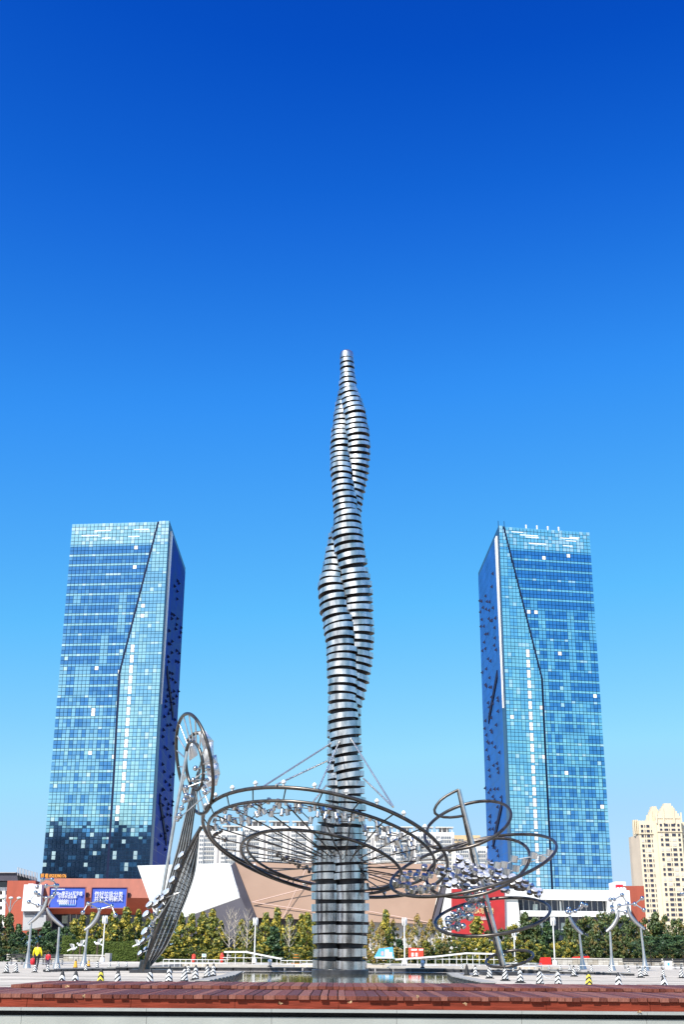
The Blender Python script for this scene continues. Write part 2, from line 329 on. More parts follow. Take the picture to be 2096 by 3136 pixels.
# ------------------------------------------------------------------ glass towers
OPENW = [[(100+u/3.0156, 1560+v/3.0156) for u, v in [(424, 330), (528, 333), (950, 340), (938, 517), (1037, 606), (697, 873), (1023, 888), (1017, 978), (573, 1055), (566, 1147), (557, 1240), (634, 1620)]]+[(100+u/3.136, 2100+v/3.136) for u, v in [(758, 195), (993, 205), (1108, 205), (1092, 410), (718, 708), (840, 714), (958, 716), (940, 925), (1052, 920), (1038, 1135), (1023, 1350)]],
         [(1430+u/3.015, 1580+v/3.015) for u, v in [(560, 885), (650, 885), (722, 395), (930, 378)]]]
def tower(name, label, A, B, back, ztop, fold, facet_right, side_from, dark_low, seed, side_mat, sign):
    rd = random.Random(seed)
    A = Vector((*A, 0)); B = Vector((*B, 0)); e = (B-A).normalized(); L = (B-A).length; n = Vector((e.y, -e.x, 0)); zu = Vector((0, 0, 1))
    if n.y > 0: n = -n
    base = (A+B)/2
    t = thing(name, label, 'skyscraper', base)
    # carcass
    pts = [A-n*.25, B-n*.25, Vector((back[1], back[2], 0)), Vector((back[0], back[2], 0))]
    mb = MB(); mb.prism([Vector((p.x, p.y, 0)) for p in pts], (0, 0, ztop-.3)); obj('carcass', mb, MULL, t)
    # fold line u(z)
    fz = []
    for px, py in fold:
        q = onplane(px, py, A, n); fz.append((q.z, (q-A).dot(e)))
    fz.sort()
    def ufold(z): return lerp(fz, z)
    FO = .9     # the folded facet stands proud of the main face
    # rows from the top
    opened = []
    for px, py in OPENW[0 if facet_right else 1]:
        q = onplane(px, py, A, n); opened.append((q.z, (q-A).dot(e)))
    rows = []; z = ztop
    for k in range(6): rows.append((z-1.45, z, 'crown', 0)); z -= 1.45
    fl = 0
    while z > 20:
        rows.append((z-.95, z, 'spandrel', fl)); z -= .95
        for k in range(2): rows.append((z-1.5, z, 'pane', fl)); z -= 1.5
        fl += 1
    ncol = 26; cw = L/ncol
    stuff = MB(); singles = []
    runs = {}
    for (z0, z1, kd, fl) in rows:
        zc = (z0+z1)/2; uf = ufold(zc)
        for c in range(ncol):
            u0_, u1_ = c*cw, (c+1)*cw
            parts = []
            if u1_ <= uf: parts = [(u0_, u1_, not facet_right)]
            elif u0_ >= uf: parts = [(u0_, u1_, facet_right)]
            else: parts = [(u0_, uf, not facet_right), (uf, u1_, facet_right)]
            for a, b, fac in parts:
                if b-a < .25: continue
                key = (c//2 if fl < 16 else c, fl//3)
                if key not in runs: runs[key] = rd.random()
                r_ = rd.random()
                if kd == 'crown': mi = 3 if r_ < .7 else 4
                elif kd == 'spandrel': mi = (3 if fl % 3 else 2) if r_ < .93 else 4
                elif fac: mi = (2 if runs[key] < .5 else 3) if r_ < .88 else (4 if r_ < .94 else 2)  # facet's brighter sky reflection put into lighter pane tints
                else:
                    if fl < 5: mi = 0 if r_ < .85 else 1
                    elif runs[key] < .3: mi = 2 if r_ < .9 else 3
                    elif fl > 14 and runs[key] < .62: mi = 1 if r_ < .75 else 2
                    else: mi = 0 if r_ < .85 else 1
                wcol = int((ncol*.72 if facet_right else ncol*.27)-fl*.03)
                if kd == 'pane' and fl > 9:
                    if c == wcol and fac: mi = 5
                    elif c in (1, 9, 15, 24) and rd.random() < .14: mi = 5 if rd.random() < .3 else 4
                if kd == 'pane' and any(abs(zc-oz) < .8 and a <= ou < b for oz, ou in opened): mi = 5
                if dark_low and zc < 40+5*rd.random()+2.5*math.sin(c*.8):          # skyline reflection painted into the lower panes, blinds half drawn in places
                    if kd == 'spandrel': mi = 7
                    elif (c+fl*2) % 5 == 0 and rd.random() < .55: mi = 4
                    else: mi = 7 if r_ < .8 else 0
                g = .085; o_ = A+n*(FO if fac else .0)
                h = (z1-z0)/2-g; wv = (b-a)/2-g
                ctr = o_+e*((a+b)/2)+zu*zc
                tl = Vector((rd.gauss(0, .0022), rd.gauss(0, .0022)))
                if mi in (5,) and rd.random() < .3: tl.y += .1
                prism = [ctr-e*wv-zu*h+n*(-wv*tl.x-h*tl.y), ctr+e*wv-zu*h+n*(wv*tl.x-h*tl.y), ctr+e*wv+zu*h+n*(wv*tl.x+h*tl.y), ctr-e*wv+zu*h+n*(-wv*tl.x+h*tl.y)]
                prism = [p+n*.12 for p in prism]
                whole = (b-a) > cw-.01 and kd == 'pane' and not fac
                singles.append((zc, whole, prism, mi))
    cand = sorted([s_ for s_ in singles if s_[1]], key=lambda s_: s_[0])[:300]
    ids = set(id(s_) for s_ in cand)
    for s_ in singles:
        if id(s_) in ids:
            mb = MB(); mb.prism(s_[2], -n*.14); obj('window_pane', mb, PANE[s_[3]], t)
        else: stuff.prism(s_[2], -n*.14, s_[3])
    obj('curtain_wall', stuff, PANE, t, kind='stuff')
    # proud facet backing, with the dark slot along the fold
    zs = [20]+[q for q, _ in fz if 20 < q < ztop]+[ztop]
    ue = L if facet_right else 0
    sgn = 1 if facet_right else -1
    mb = MB()
    mb.prism([A+e*(ufold(q)+sgn*.02)+zu*q+n*(FO-.06) for q in zs]+[A+e*ue+zu*q+n*(FO-.06) for q in (ztop, 20)], -n*(FO+.1))
    obj('folded_facet', mb, MULL, t)
    mb = MB()
    mb.prism([A+e*(ufold(q)-sgn*1.0)+zu*q+n*(.2) for q in zs]+[A+e*(ufold(q))+zu*q+n*(.2) for q in zs[::-1]], -n*.15)
    obj('fold_slot', mb, FIN, t)
    # side face
    S0 = B if facet_right else A; S1 = Vector((back[1] if facet_right else back[0], back[2], 0))
    se = (S1-S0).normalized(); sn = Vector((-se.y, se.x, 0)); sn = sn if (sn.x > 0) == facet_right else -sn
    SL = (S1-S0).length; s0 = S0+se*side_from
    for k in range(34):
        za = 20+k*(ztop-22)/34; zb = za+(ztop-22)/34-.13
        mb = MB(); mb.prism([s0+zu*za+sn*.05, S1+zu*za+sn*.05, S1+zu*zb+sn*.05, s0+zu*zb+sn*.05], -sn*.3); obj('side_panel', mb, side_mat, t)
    mb = MB(); mb.prism([S0+se*2+zu*20+sn*.02, s0+zu*20+sn*.02, s0+zu*(ztop-2)+sn*.02, S0+se*2+zu*(ztop-2)+sn*.02], -sn*.3); obj('side_recess', mb, FIN, t)
    mb = MB(); mb.prism([S0+se*3.2+zu*88+sn*.05, S0+se*3.6+zu*88+sn*.05, S0+se*7+zu*(ztop-3)+sn*.05, S0+se*3.0+zu*(ztop-3)+sn*.05], sn*.5); obj('lit_sidewall', mb, WHITE, t)  # sunlit thin sidewall put in as a white wedge
    mb = MB()
    fw = .3
    a_ = Vector((0, 0, 0))
    mb.v = []; tip = sn*1.1+zu*.5
    mb.face([-se*fw, se*fw, tip]); mb.face([se*fw, zu*1.6, tip]); mb.face([zu*1.6, -se*fw, tip]); mb.face([se*fw, -se*fw, zu*1.6])
    fme = mb.mesh('fin', FIN)
    k = 0
    for zrow in range(38):
        for j in range(4):
            if rd.random() < .58:
                q = s0+se*(6+(SL-side_from-8)*((j+rd.random())/4))
                zz = 34+zrow*2.95+rd.random()*2.5
                if zz < ztop-12: inst('fin', fme, t, q+zu*zz+sn*.055); k += 1
    for zz in (98, 49):
        a, b = s0+se*8+zu*(zz+4), s0+se*36+zu*(zz-9)
        mb = MB(); mb.prism([a+sn*.06, b+sn*.06, b+sn*.06+zu*3, a+sn*.06+zu*3], sn*.4); obj('slot_louvre', mb, FIN, t)
    # crown pipework and roof fittings
    for k in range(9):
        u_ = rd.uniform(3, L-6); mb = MB(); zz = ztop-2-rd.random()*5
        uu2 = min(L-2, u_+rd.uniform(3, 8))
        lo, hi = (0, ufold(zz)-1) if facet_right else (ufold(zz)+1, L)
        if not (lo < u_ < hi and lo < uu2 < hi): continue
        mb.prism([A+e*u_+zu*zz+n*.16, A+e*uu2+zu*zz+n*.16, A+e*uu2+zu*(zz+.35)+n*.16, A+e*u_+zu*(zz+.35)+n*.16], -n*.03); obj('crown_rail', mb, PANE[5], t)
    if not facet_right:
        for u_ in (12, 16.5, 21, 25.5):
            mb = MB(); q = A+e*u_-n*1.5; mb.box((q.x-.25, q.y, ztop-.3), (q.x+.25, q.y+.5, ztop+2)); obj('roof_post', mb, WHITE, t)
        for u_ in (.6, 3):
            mb = MB(); q = A+e*u_-n*1.5; mb.tube([(q.x, q.y, ztop-.5), (q.x, q.y, ztop+2.8)], .12, 6); obj('mast', mb, FIN, t)
    return t, A, e, n
LT = tower('glass_tower', 'blue glass tower on the left with dark lower floors and a shaded navy right flank', (-106.2, 451.6), (-67.2, 447.6), (-106, -68.3, 508), 159,
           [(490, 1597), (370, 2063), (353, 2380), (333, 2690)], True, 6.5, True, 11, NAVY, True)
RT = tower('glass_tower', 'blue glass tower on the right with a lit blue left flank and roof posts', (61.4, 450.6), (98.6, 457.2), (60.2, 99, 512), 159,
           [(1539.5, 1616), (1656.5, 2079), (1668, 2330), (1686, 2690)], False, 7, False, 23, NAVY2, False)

# ------------------------------------------------------------------ lettering
FLIP = Matrix.Rotation(math.pi/2, 4, 'X')
def lettering(txt, parent, px0, px1, pyc, Y, material, thick=.04, stretch=None):
    a, b = P(px0, pyc, Y), P(px1, pyc, Y)
    c = bpy.data.curves.new('lettering', 'FONT'); c.body = txt; c.align_x = 'CENTER'; c.align_y = 'CENTER'; c.extrude = .03; c.offset = .004
    o = bpy.data.objects.new('tmp', c); col.objects.link(o); bpy.context.view_layer.update()
    me = bpy.data.meshes.new_from_object(o.evaluated_get(bpy.context.evaluated_depsgraph_get())); wdt = max(v.co.x for v in me.vertices)-min(v.co.x for v in me.vertices)
    bpy.data.objects.remove(o)
    s = (b.x-a.x)/wdt; me.transform(FLIP @ Matrix.Diagonal((s, s*(stretch or 1), s, 1)))
    me.materials.clear(); me.materials.append(material)
    return inst('lettering', me, parent, ((a+b)/2))
# lit sign on the left tower
sg = thing('led_sign', 'orange dot lettering sign at the foot of the left glass tower', 'sign', P(162, 2682, 440))
mb = MB(); mb.prism([P(122, 2691, 441), P(204, 2691, 441), P(204, 2675, 441), P(122, 2675, 441)], (0, .4, 0)); obj('sign_panel', mb, DARK, sg)
LED = bpy.data.materials.new('led_orange'); LED.use_nodes = True
LED.node_tree.nodes['Principled BSDF'].inputs['Emission Color'].default_value = (1, .38, .05, 1); LED.node_tree.nodes['Principled BSDF'].inputs['Emission Strength'].default_value = .8
LED.node_tree.nodes['Principled BSDF'].inputs['Base Color'].default_value = (.5, .2, .03, 1)
lettering('招 租 0533390176', sg, 124, 202, 2683, 440.8, LED, stretch=1.25)

# ------------------------------------------------------------------ buildings behind the plaza
def quad(pts, Y, off, mi=0, mb=None):
    mb = mb or MB(); mb.prism([P(x, y, Y) if not isinstance(Y, (list, tuple)) else P(x, y, Y[i]) for i, (x, y) in enumerate(pts)], off, mi); return mb
def down(px, py, Y, z=0):      # the point straight below a picture point
    p = P(px, py, Y); return Vector((p.x, p.y, z))
# brown theatre
th = thing('theatre', 'brown faceted theatre block behind the column with white and slate wings', 'building', (0, 240, 0))
mb = MB(); a, b = P(716, 2641, 240), P(1356, 2644, 241); c = P(1326, 2828, 236); d = P(1150, 2812, 236); ee = P(780, 2812, 236)
c2 = P(1330, 2700, 239)
mb.prism([P(720, 2640, 240), P(785, 2810, 238), P(1320, 2830, 238), P(1362, 2646, 240)], (0, 40, 0)); obj('brown_facade', mb, BROWN, th)
for (x0, y0, x1, y1) in [(772, 2763, 905, 2729), (772, 2763, 955, 2790), (868, 2810, 947, 2640), (1125, 2688, 1200, 2675), (1130, 2640, 1250, 2672), (900, 2730, 955, 2718), (1200, 2675, 1330, 2720), (1125, 2790, 1330, 2828)]:
    pa, pb = P(x0, y0, 237.9), P(x1, y1, 237.9); mb = MB(); mb.tube([pa, pb], .09, 4); obj('seam_strip', mb, SEAM, th)
mb = MB(); mb.prism([P(705, 2652, 239), P(719, 2640, 239), P(786, 2812, 237), P(800, 2900, 237), P(540, 2900, 237), P(560, 2800, 238), P(735, 2740, 239)], (0, 30, 0)); obj('slate_wing', mb, SLATE, th)
mb = MB(); mb.prism([P(420, 2651, 226), P(704, 2643, 226), P(734, 2749, 226), P(556, 2812, 226), P(490, 2850, 226)], (0, 1.5, 0)); obj('white_wing', mb, WCLAD, th)
mb = MB(); mb.prism([P(1364, 2690, 237), P(1376, 2690, 237), P(1334, 2840, 235.5), P(1322, 2840, 235.5)], (0, 6, 0)); obj('slate_fin', mb, SLATE, th)
mb = MB(); mb.prism([P(1130, 2812, 240), P(1130, 2900, 240), P(1330, 2900, 240), P(1330, 2824, 240)], (0, 6, 0)); obj('pale_base_wall', mb, GREYP, th)
mb = MB(); mb.prism([P(560, 2812, 242), P(560, 2915, 242), P(1130, 2915, 242), P(1130, 2812, 242)], (0, 6, 0)); obj('dark_base_wall', mb, SLATE, th)
# white hall on the right with the red banner
hall = thing('white_hall', 'long white hall with dark window bands in front of the right tower', 'building', (45, 236, 0))
def part(nm, pts, Y, off, m_, par): return obj(nm, quad(pts, Y, off), m_, par)
part('white_front', [(1378, 2690), (1545, 2722), (1586, 2740), (1604, 2910), (1330, 2910)], 234, (0, 12, 0), WCLAD, hall)
part('upper_band', [(1545, 2722), (1930, 2727), (1932, 2760), (1545, 2752)], 233.5, (0, 20, 0), WCLAD, hall)
part('upper_glass', [(1587, 2753), (1872, 2757), (1875, 2792), (1597, 2788)], 235.5, (0, 18, 0), DGLASS, hall)
part('middle_band', [(1596, 2788), (1935, 2792), (1936, 2808), (1600, 2806)], 233.5, (0, 20, 0), WCLAD, hall)
part('lower_glass', [(1602, 2806), (1935, 2808), (1940, 2905), (1606, 2905)], 235.5, (0, 18, 0), DGLASS, hall)
part('end_block', [(1862, 2727), (1930, 2728), (1936, 2808), (1868, 2808)], 232.8, (0, 3, 0), WCLAD, hall)
mb_ = MB(); q0 = P(1600, 2755, 235); q1 = P(1600, 2790, 235)
for k in range(16):
    px = 1602+k*17.5; mb = quad([(px, 2753), (px+2, 2753), (px+4.5, 2791), (px+2.5, 2791)], 235.2, (0, .3, 0)); obj('mullion_post', mb, GREYP, hall)
for k in range(12):
    px = 1612+k*20; mb = quad([(px, 2807), (px+2, 2807), (px+3.5, 2860), (px+1.5, 2860)], 235.2, (0, .3, 0)); obj('mullion_post', mb, GREYP, hall)
for px, py, wd, hd in ((1634, 2769, 14, 18), (1650, 2822, 14, 20), (1720, 2826, 16, 22)):
    obj('blind', quad([(px, py), (px+wd, py), (px+wd, py+hd), (px, py+hd)], 235.3, (0, .1, 0)), mat('blind_cloth', (.5, .58, .55), .8, var=.1), hall)
obj('blind', quad([(1715, 2760), (1720, 2760), (1722, 2790), (1717, 2790)], 235.3, (0, .1, 0)), WHITE, hall)
bn = thing('red_banner', 'big red banner with pale lettering on the white hall', 'banner', P(1465, 2850, 233.6))
obj('banner_cloth', quad([(1384, 2722), (1546, 2722), (1549, 2868), (1384, 2868)], 233.2, (0, .3, 0)), BANNER, bn)
lettering('170m 5A写字楼', bn, 1420, 1512, 2791, 233.1, YLET, stretch=1.4)
lettering('恭迎品鉴', bn, 1462, 1496, 2813, 233.1, LETTER, stretch=1.2)
lettering('上', bn, 1489, 1505, 2769, 233.1, LETTER, stretch=1.3)
rb = thing('red_building', 'red clad block at the right end of the white hall', 'building', P(1955, 2850, 242))
part('red_wall', [(1915, 2713), (1974, 2713), (1982, 2850), (1925, 2850)], 240, (0, 22, 0), RED, rb)
part('roof_box', [(1886, 2700), (1918, 2700), (1919, 2728), (1888, 2728)], 244, (0, 6, 0), WCLAD, rb)
part('red_roof_sign', [(1888, 2709), (1910, 2709), (1910, 2719), (1888, 2719)], 243.6, (0, .3, 0), mat('sign_red', (.7, .02, .04), .5, var=.05), rb)
for px in (1895, 1905, 1914): obj('dish', (lambda m_: (m_.sphere(P(px, 2725, 239.5), .45, nu=8, nv=5), m_)[1])(MB()), WHITE, rb)
# left red building with billboards
lr = thing('red_building', 'red clad block with two blue billboards below the left tower', 'building', P(280, 2800, 268))
zbrk = P(300, 2749, 266).z
def wpt(px, z, Y): p = P(px, 2749, Y); return Vector((p.x, Y, z))
zt = P(300, 2689, 266).z; zl = P(300, 2798, 270).z
xl, xr = P(112, 2749, 266).x, P(470, 2749, 266).x
mb = MB(); mb.face([(xl, 266, zbrk), (xr, 266, zbrk), (xr, 268, zt), (xl, 268, zt)]); mb.face([(xl, 268, zt), (xr, 268, zt), (xr, 300, zt), (xl, 300, zt)])
mb.face([(xl, 300, zt), (xl, 268, zt), (xl, 266, zbrk), (xl, 300, zbrk)]); mb.face([(xr, 268, zt), (xr, 300, zt), (xr, 300, zbrk), (xr, 266, zbrk)])
obj('upper_wall', mb, REDL, lr)
mb = MB(); mb.face([(xl, 266, zbrk), (xl, 272, zl), (xr, 272, zl), (xr, 266, zbrk)]); mb.face([(xl, 300, zl), (xr, 300, zl), (xr, 272, zl), (xl, 272, zl)]); mb.face([(xl, 266, zbrk), (xl, 300, zbrk), (xl, 300, zl), (xl, 272, zl)])
obj('overhanging_wall', mb, RED, lr)
part('ground_floor', [(140, 2797), (470, 2797), (470, 2920), (140, 2920)], 276, (0, 20, 0), DGLASS, lr)
part('door_light', [(189, 2804), (206, 2804), (206, 2828), (189, 2828)], 275.6, (0, .2, 0), mat('door_glass', (.35, .45, .42), .2, var=.2), lr)
for px in (213, 232, 250): part('door_post', [(px, 2800), (px+3, 2800), (px+4, 2850), (px+1, 2850)], 275.6, (0, .3, 0), GREYP, lr)
part('side_wall', [(22, 2697), (108, 2697), (108, 2860), (10, 2860)], 272, (0, 25, 0), RED, lr)
part('white_box', [(73, 2709), (127, 2709), (122, 2790), (65, 2790)], 264.5, (0, 8, 0), WCLAD, lr)
part('white_box_lip', [(86, 2706), (102, 2706), (102, 2709), (86, 2709)], 264.5, (0, 4, 0), WCLAD, lr)
part('grey_band', [(70, 2790), (140, 2790), (139, 2802), (69, 2802)], 266, (0, 6, 0), mat('grey_shade_panel', (.22, .22, .26), .6, var=.1), lr)
part('grey_wall', [(70, 2802), (140, 2802), (139, 2836), (68, 2850)], 265.5, (0, 6, 0), GREYP, lr)
def billboard(pts, label):
    b_ = thing('billboard', label, 'billboard', P((pts[0][0]+pts[2][0])/2, pts[2][1], 264.6), 'blue billboards on the red block')
    Yt, Yb = 265.6, 264.6
    def q(i, dx=0, dy=0, dY=0): return P(pts[i][0]+dx, pts[i][1]+dy, (265.4 if i < 2 else 264.8)+dY)
    mb = MB(); mb.prism([q(0), q(1), q(2), q(3)], (0, .3, 0)); obj('board', mb, BLUEB, b_)
    for i, j in ((0, 1), (1, 2), (2, 3), (3, 0)):
        mb = MB(); mb.tube([q(i, dY=-.2), q(j, dY=-.2)], .12, 4); obj('frame', mb, mat('billboard_frame', (.25, .08, .08), .5, var=.1), b_)
    return b_
b1 = billboard([(152, 2717), (262, 2717), (259, 2781), (148, 2781)], 'left blue billboard with four lines of white lettering')
lettering('170m摩天5A写字楼', b1, 166, 251, 2737.5, 264.7, LETTER, stretch=1.35)
lettering('全球恭迎启幕', b1, 177, 234, 2747.5, 264.7, LETTER, stretch=1.05)
lettering('*88881111', b1, 175, 232, 2763, 264.6, LETTER, stretch=1.5)
for k in range(9):
    mb = quad([(157+k*4.6, 2722), (160.4+k*4.6, 2722), (160.4+k*4.6, 2724.5), (157+k*4.6, 2724.5)], 264.9, (0, .05, 0)); obj('small_print', mb, LETTER, b1)
mb = quad([(180, 2770.5), (230, 2770.5), (230, 2772), (180, 2772)], 264.6, (0, .05, 0)); obj('underline', mb, mat('print_cyan', (.2, .5, .75), .5, var=.05), b1)
b2 = billboard([(281, 2718), (390, 2718), (386, 2782), (276, 2782)], 'right blue billboard with two rows of large white characters')
lettering('做好垃圾分类', b2, 289, 376, 2739, 264.7, LETTER, stretch=1.1)
lettering('共建文明新风', b2, 288, 375, 2754, 264.7, LETTER, stretch=1.1)
# far left office and roof frames
lo = thing('white_office', 'white gridded office with a dark flat roof at the far left edge', 'building', P(0, 2850, 300))
part('dark_roof', [(-60, 2672), (50, 2673), (54, 2697), (-60, 2697)], 300, (0, 20, 0), SLATE, lo)
part('roof_edge', [(-60, 2670), (48, 2671), (48, 2673), (-60, 2673)], 299.5, (0, 20, 0), GREYP, lo)
part('glass_wall', [(-60, 2697), (24, 2697), (10, 2920), (-60, 2920)], 303, (0, 15, 0), DGLASS, lo)
for y0, y1 in ((2717, 2729), (2740, 2752), (2763, 2775), (2786, 2800)): part('floor_band', [(-60, y0), (23, y0), (22, y1), (-60, y1)], 302, (0, .8, 0), WHITE, lo)
for x0 in (-30, -12, 6): part('pier', [(x0, 2719), (x0+9, 2719), (x0+8, 2860), (x0-1, 2860)], 301.8, (0, .9, 0), WHITE, lo)
rf = thing('roof_pergola', 'thin hooped roof frames with slanted dark slats above the red wall', 'roof frame', P(80, 2697, 290))
for k in range(7):
    x = 53+k*9; y = 2656+k*2.6; mb = MB(); mb.tube([P(x, y+25, 290), P(x+1, y, 290), P(x+6, y+2, 290), P(x+5.5, y+25, 290)], .1, 5); obj('hoop', mb, GREYP, rf)
for k in range(8):
    x = 52+k*5; mb = MB(); mb.tube([P(x, 2674+k*1.6, 291), P(x+4-k*.6, 2697, 291)], .16, 4); obj('slat', mb, DARK, rf)

# ------------------------------------------------------------------ apartment blocks
APW = mat('apartment_render', (.68, .66, .62), .8, var=.08, scale=.1)
APG = mat('apartment_glass', (.12, .14, .17), .15, 0, var=.3, scale=.1, spec=.6)
APS = mat('apartment_shade', (.3, .29, .3), .8, var=.1)
def apartment(label, px0, px1, pyt, Y, fl, group, wallm, roof=True, seed=1):
    rd = random.Random(seed); a = P(px0, pyt, Y); b = P(px1, pyt, Y); z1 = (a.z+b.z)/2; x0, x1 = a.x, b.x
    t = thing('apartment_block', label, 'apartment building', ((x0+x1)/2, Y, 0), group)
    mb = MB(); mb.box((x0, Y, 0), (x1, Y+16, z1)); obj('wall', mb, wallm, t)
    nb = max(2, round((x1-x0)/15)); bw = (x1-x0)/nb; wn = MB(); bl = MB()
    for k in range(nb):
        xa = x0+k*bw
        mb = MB(); mb.box((xa+bw-1.6, Y-.12, 20), (xa+bw-.2, Y-.02, z1-4)); obj('stair_slot', mb, APS, t)
        mb = MB(); mb.box((xa+1, Y-1.4, 20), (xa+4.2, Y-.01, z1-3)); obj('bay', mb, wallm, t)
        for f in range(fl):
            zz = z1-4.6-f*3.0
            if zz < 22: break
            for (u, wd, dy) in ((1.5, 1.0, -1.5), (2.9, 1.0, -1.5), (5.0, 1.3, -.1), (6.6, 1.0, -.1), (7.9, 1.0, -.1), (9.2, 1.0, -.1), (10.5, 1.3, -.1)):
                if u+wd > bw-1.7: continue
                wn.box((xa+u, Y+dy, zz), (xa+u+wd, Y+dy+.08, zz+1.75))
            bl.box((xa+4.8, Y-.5, zz-.55), (min(xa+bw-1.8, xa+12), Y-.02, zz-.1))
    obj('windows', wn, APG, t, kind='stuff'); obj('balconies', bl, wallm, t, kind='stuff')
    if roof:
        for k in range(nb):
            xa = x0+k*bw+bw*.15; xb = x0+(k+1)*bw-bw*.1
            mb = MB(); mb.box((xa-1, Y-1, z1+3.2), (xb+1, Y+9, z1+3.7))
            for q in range(4): xx = xa+(xb-xa)*q/3; mb.box((xx-.3, Y+.2, z1+.01), (xx+.3, Y+.8, z1+3.19))
            obj('roof_canopy', mb, wallm, t)
            mb = MB(); mb.box((xa+2, Y+3, z1+.01), (xb-2, Y+8, z1+3.1)); obj('lift_house', mb, APS, t)
    return t
g_ = 'white apartment blocks behind the theatre'
apartment('white apartment block behind the slate wing, left of the column', 607, 742, 2545, 900, 24, g_, APW, seed=1)
apartment('white apartment block seen through the rings just left of the column', 744, 960, 2530, 905, 24, g_, APW, seed=2)
apartment('tall white apartment block right of the column with roof canopies', 1085, 1392, 2548, 890, 24, g_, APW, seed=3)
APY = mat('apartment_yellow', (.62, .46, .26), .8, var=.08, scale=.1)
apartment('small ochre topped apartment block beside the right glass tower', 1385, 1472, 2558, 960, 24, g_, APY, roof=False, seed=4)
apartment('white apartment block lower right below the ochre one', 1390, 1496, 2592, 880, 24, g_, APW, roof=False, seed=5)
# beige tower on the right edge
BEI = mat('beige_render', (.69, .59, .43), .8, var=.06, scale=.1)
BEIS = mat('beige_shaded', (.5, .42, .33), .8, var=.05, scale=.1)  # shaded copy of the beige render, shadow put into the colour
bt = thing('apartment_tower', 'beige residential tower with a stepped gable crown at the right edge', 'apartment building', P(2040, 2700, 800))
def bx(u): return P(1900+u/6.515, 2600, 800).x
zof = lambda v: P(2010, 2440+v/6.515, 800).z
k_ = .206
xw0, xw1 = P(1957.5, 2520, 800).x, P(1998, 2520, 800).x; xm0, xm1 = P(2011, 2520, 800).x, P(2085, 2520, 800).x
zw, zm = zof(480), zof(440)
mb = MB(); mb.box((xw0, 800, 0), (xw1+3, 818, zw)); obj('left_wing', mb, BEI, bt)
mb = MB(); mb.prism([(xw0-2.9, 812, 0), (xw0-.01, 800.2, 0), (xw0-.01, 800.2, zw-9), (xw0-2.9, 812, zw-9)], (0, 6, 0)); obj('flank_wall', mb, BEIS, bt)
mb = MB()
for k in range(3): mb.box((xw0-2.6+k*.95, 803-k, zw-8), (xw0-2.1+k*.95, 806, zw+.8))
obj('flank_piers', mb, BEI, bt)
mb = MB(); mb.box((xm0, 798, 0), (xm1, 815, zm)); obj('main_block', mb, BEI, bt)
mb = MB(); mb.box((xw1+3, 806, 0), (xm0, 818, zm-2)); obj('recess_wall', mb, BEIS, bt)
mb = MB(); mb.box((xm1, 803, 0), (xm1+30, 818, zof(490))); obj('right_wing', mb, BEI, bt)
def gable(x0, x1, zb, zt, y0, y1, nm):
    mb = MB(); c = (x0+x1)/2; hw = (x1-x0)/2; n = 6
    for s in range(n):
        f0 = s/n; mb.box((c-hw*(1-f0*.86), y0+s*.004, zb+(zt-zb)*f0*.95), (c+hw*(1-f0*.86), y1, zb+(zt-zb)*(f0+1/n)-.002))
    for q in (-1, -.42, .42, 1): mb.box((c+hw*q-.45, y0-.5, zb-3), (c+hw*q+.45, y0-.02, zb+(zt-zb)*(.95-abs(q)*.55)))
    obj(nm, mb, BEI, bt)
gable(xm0-.2, xm1+.2, zm+.01, zof(140), 797.6, 802, 'gable_crown')
gable(xm0-4, xm0+6.5, zm-1, zof(170), 806, 812, 'rear_gable')
WF = mat('beige_window', (.045, .045, .07), .12, 0, var=.4, scale=.15, spec=.6); WL = mat('curtained_window', (.5, .48, .44), .5, var=.15)
def wmesh(wd, m_):
    mb = MB(); mb.box((-wd/2, -.1, 0), (wd/2, .04, 1.75), 0); mb.box((-wd/2-.12, -.16, -.12), (wd/2+.12, -.02, 0), 1); return mb.mesh('window', [m_, BEI])
wms = {}
def win(x, y, z, wd):
    m_ = WL if rnd.random() < .16 else WF
    if (wd, m_.name) not in wms: wms[(wd, m_.name)] = wmesh(wd, m_)
    inst('window', wms[(wd, m_.name)], bt, (x, y, z))
pxm = 800*.965/3726
cw_ = 6.515
for f in range(27):
    z = zof(600)-f*3.02
    if z < 20: break
    for u0_, u1_ in ((803, 848), (893, 965), (985, 1005), (1035, 1110), (1158, 1200)):
        win(xm0+(((u0_+u1_)/2-748)/cw_)*pxm, 797.95, z, round((u1_-u0_)/cw_*pxm*2)/2 or .5)
    for u0_, u1_ in ((415, 465), (488, 506), (530, 590), (618, 636)):
        win(xw0+(((u0_+u1_)/2-378)/cw_)*pxm, 799.95, z-.6, round((u1_-u0_)/cw_*pxm*2)/2 or .5)
    if f % 2 == 0 or True:
        mb = MB(); mb.box((xw1+3.05, 801, z-1), (xm0-.3, 806, z-.55)); obj('balcony', mb, BEIS, bt)
    for u in (20, 70):
        win(xm1+1.5+u/cw_*pxm*2, 802.95, z-.5, 1.0)
mb = MB(); mb.box((xm0-.3, 797.3, zof(705)), (xm1+.3, 797.99, zof(690))); obj('cornice', mb, BEI, bt)
mb = MB(); mb.box((xw0-.3, 799.3, zof(745)), (xw1+.3, 799.99, zof(728))); obj('cornice', mb, BEI, bt)

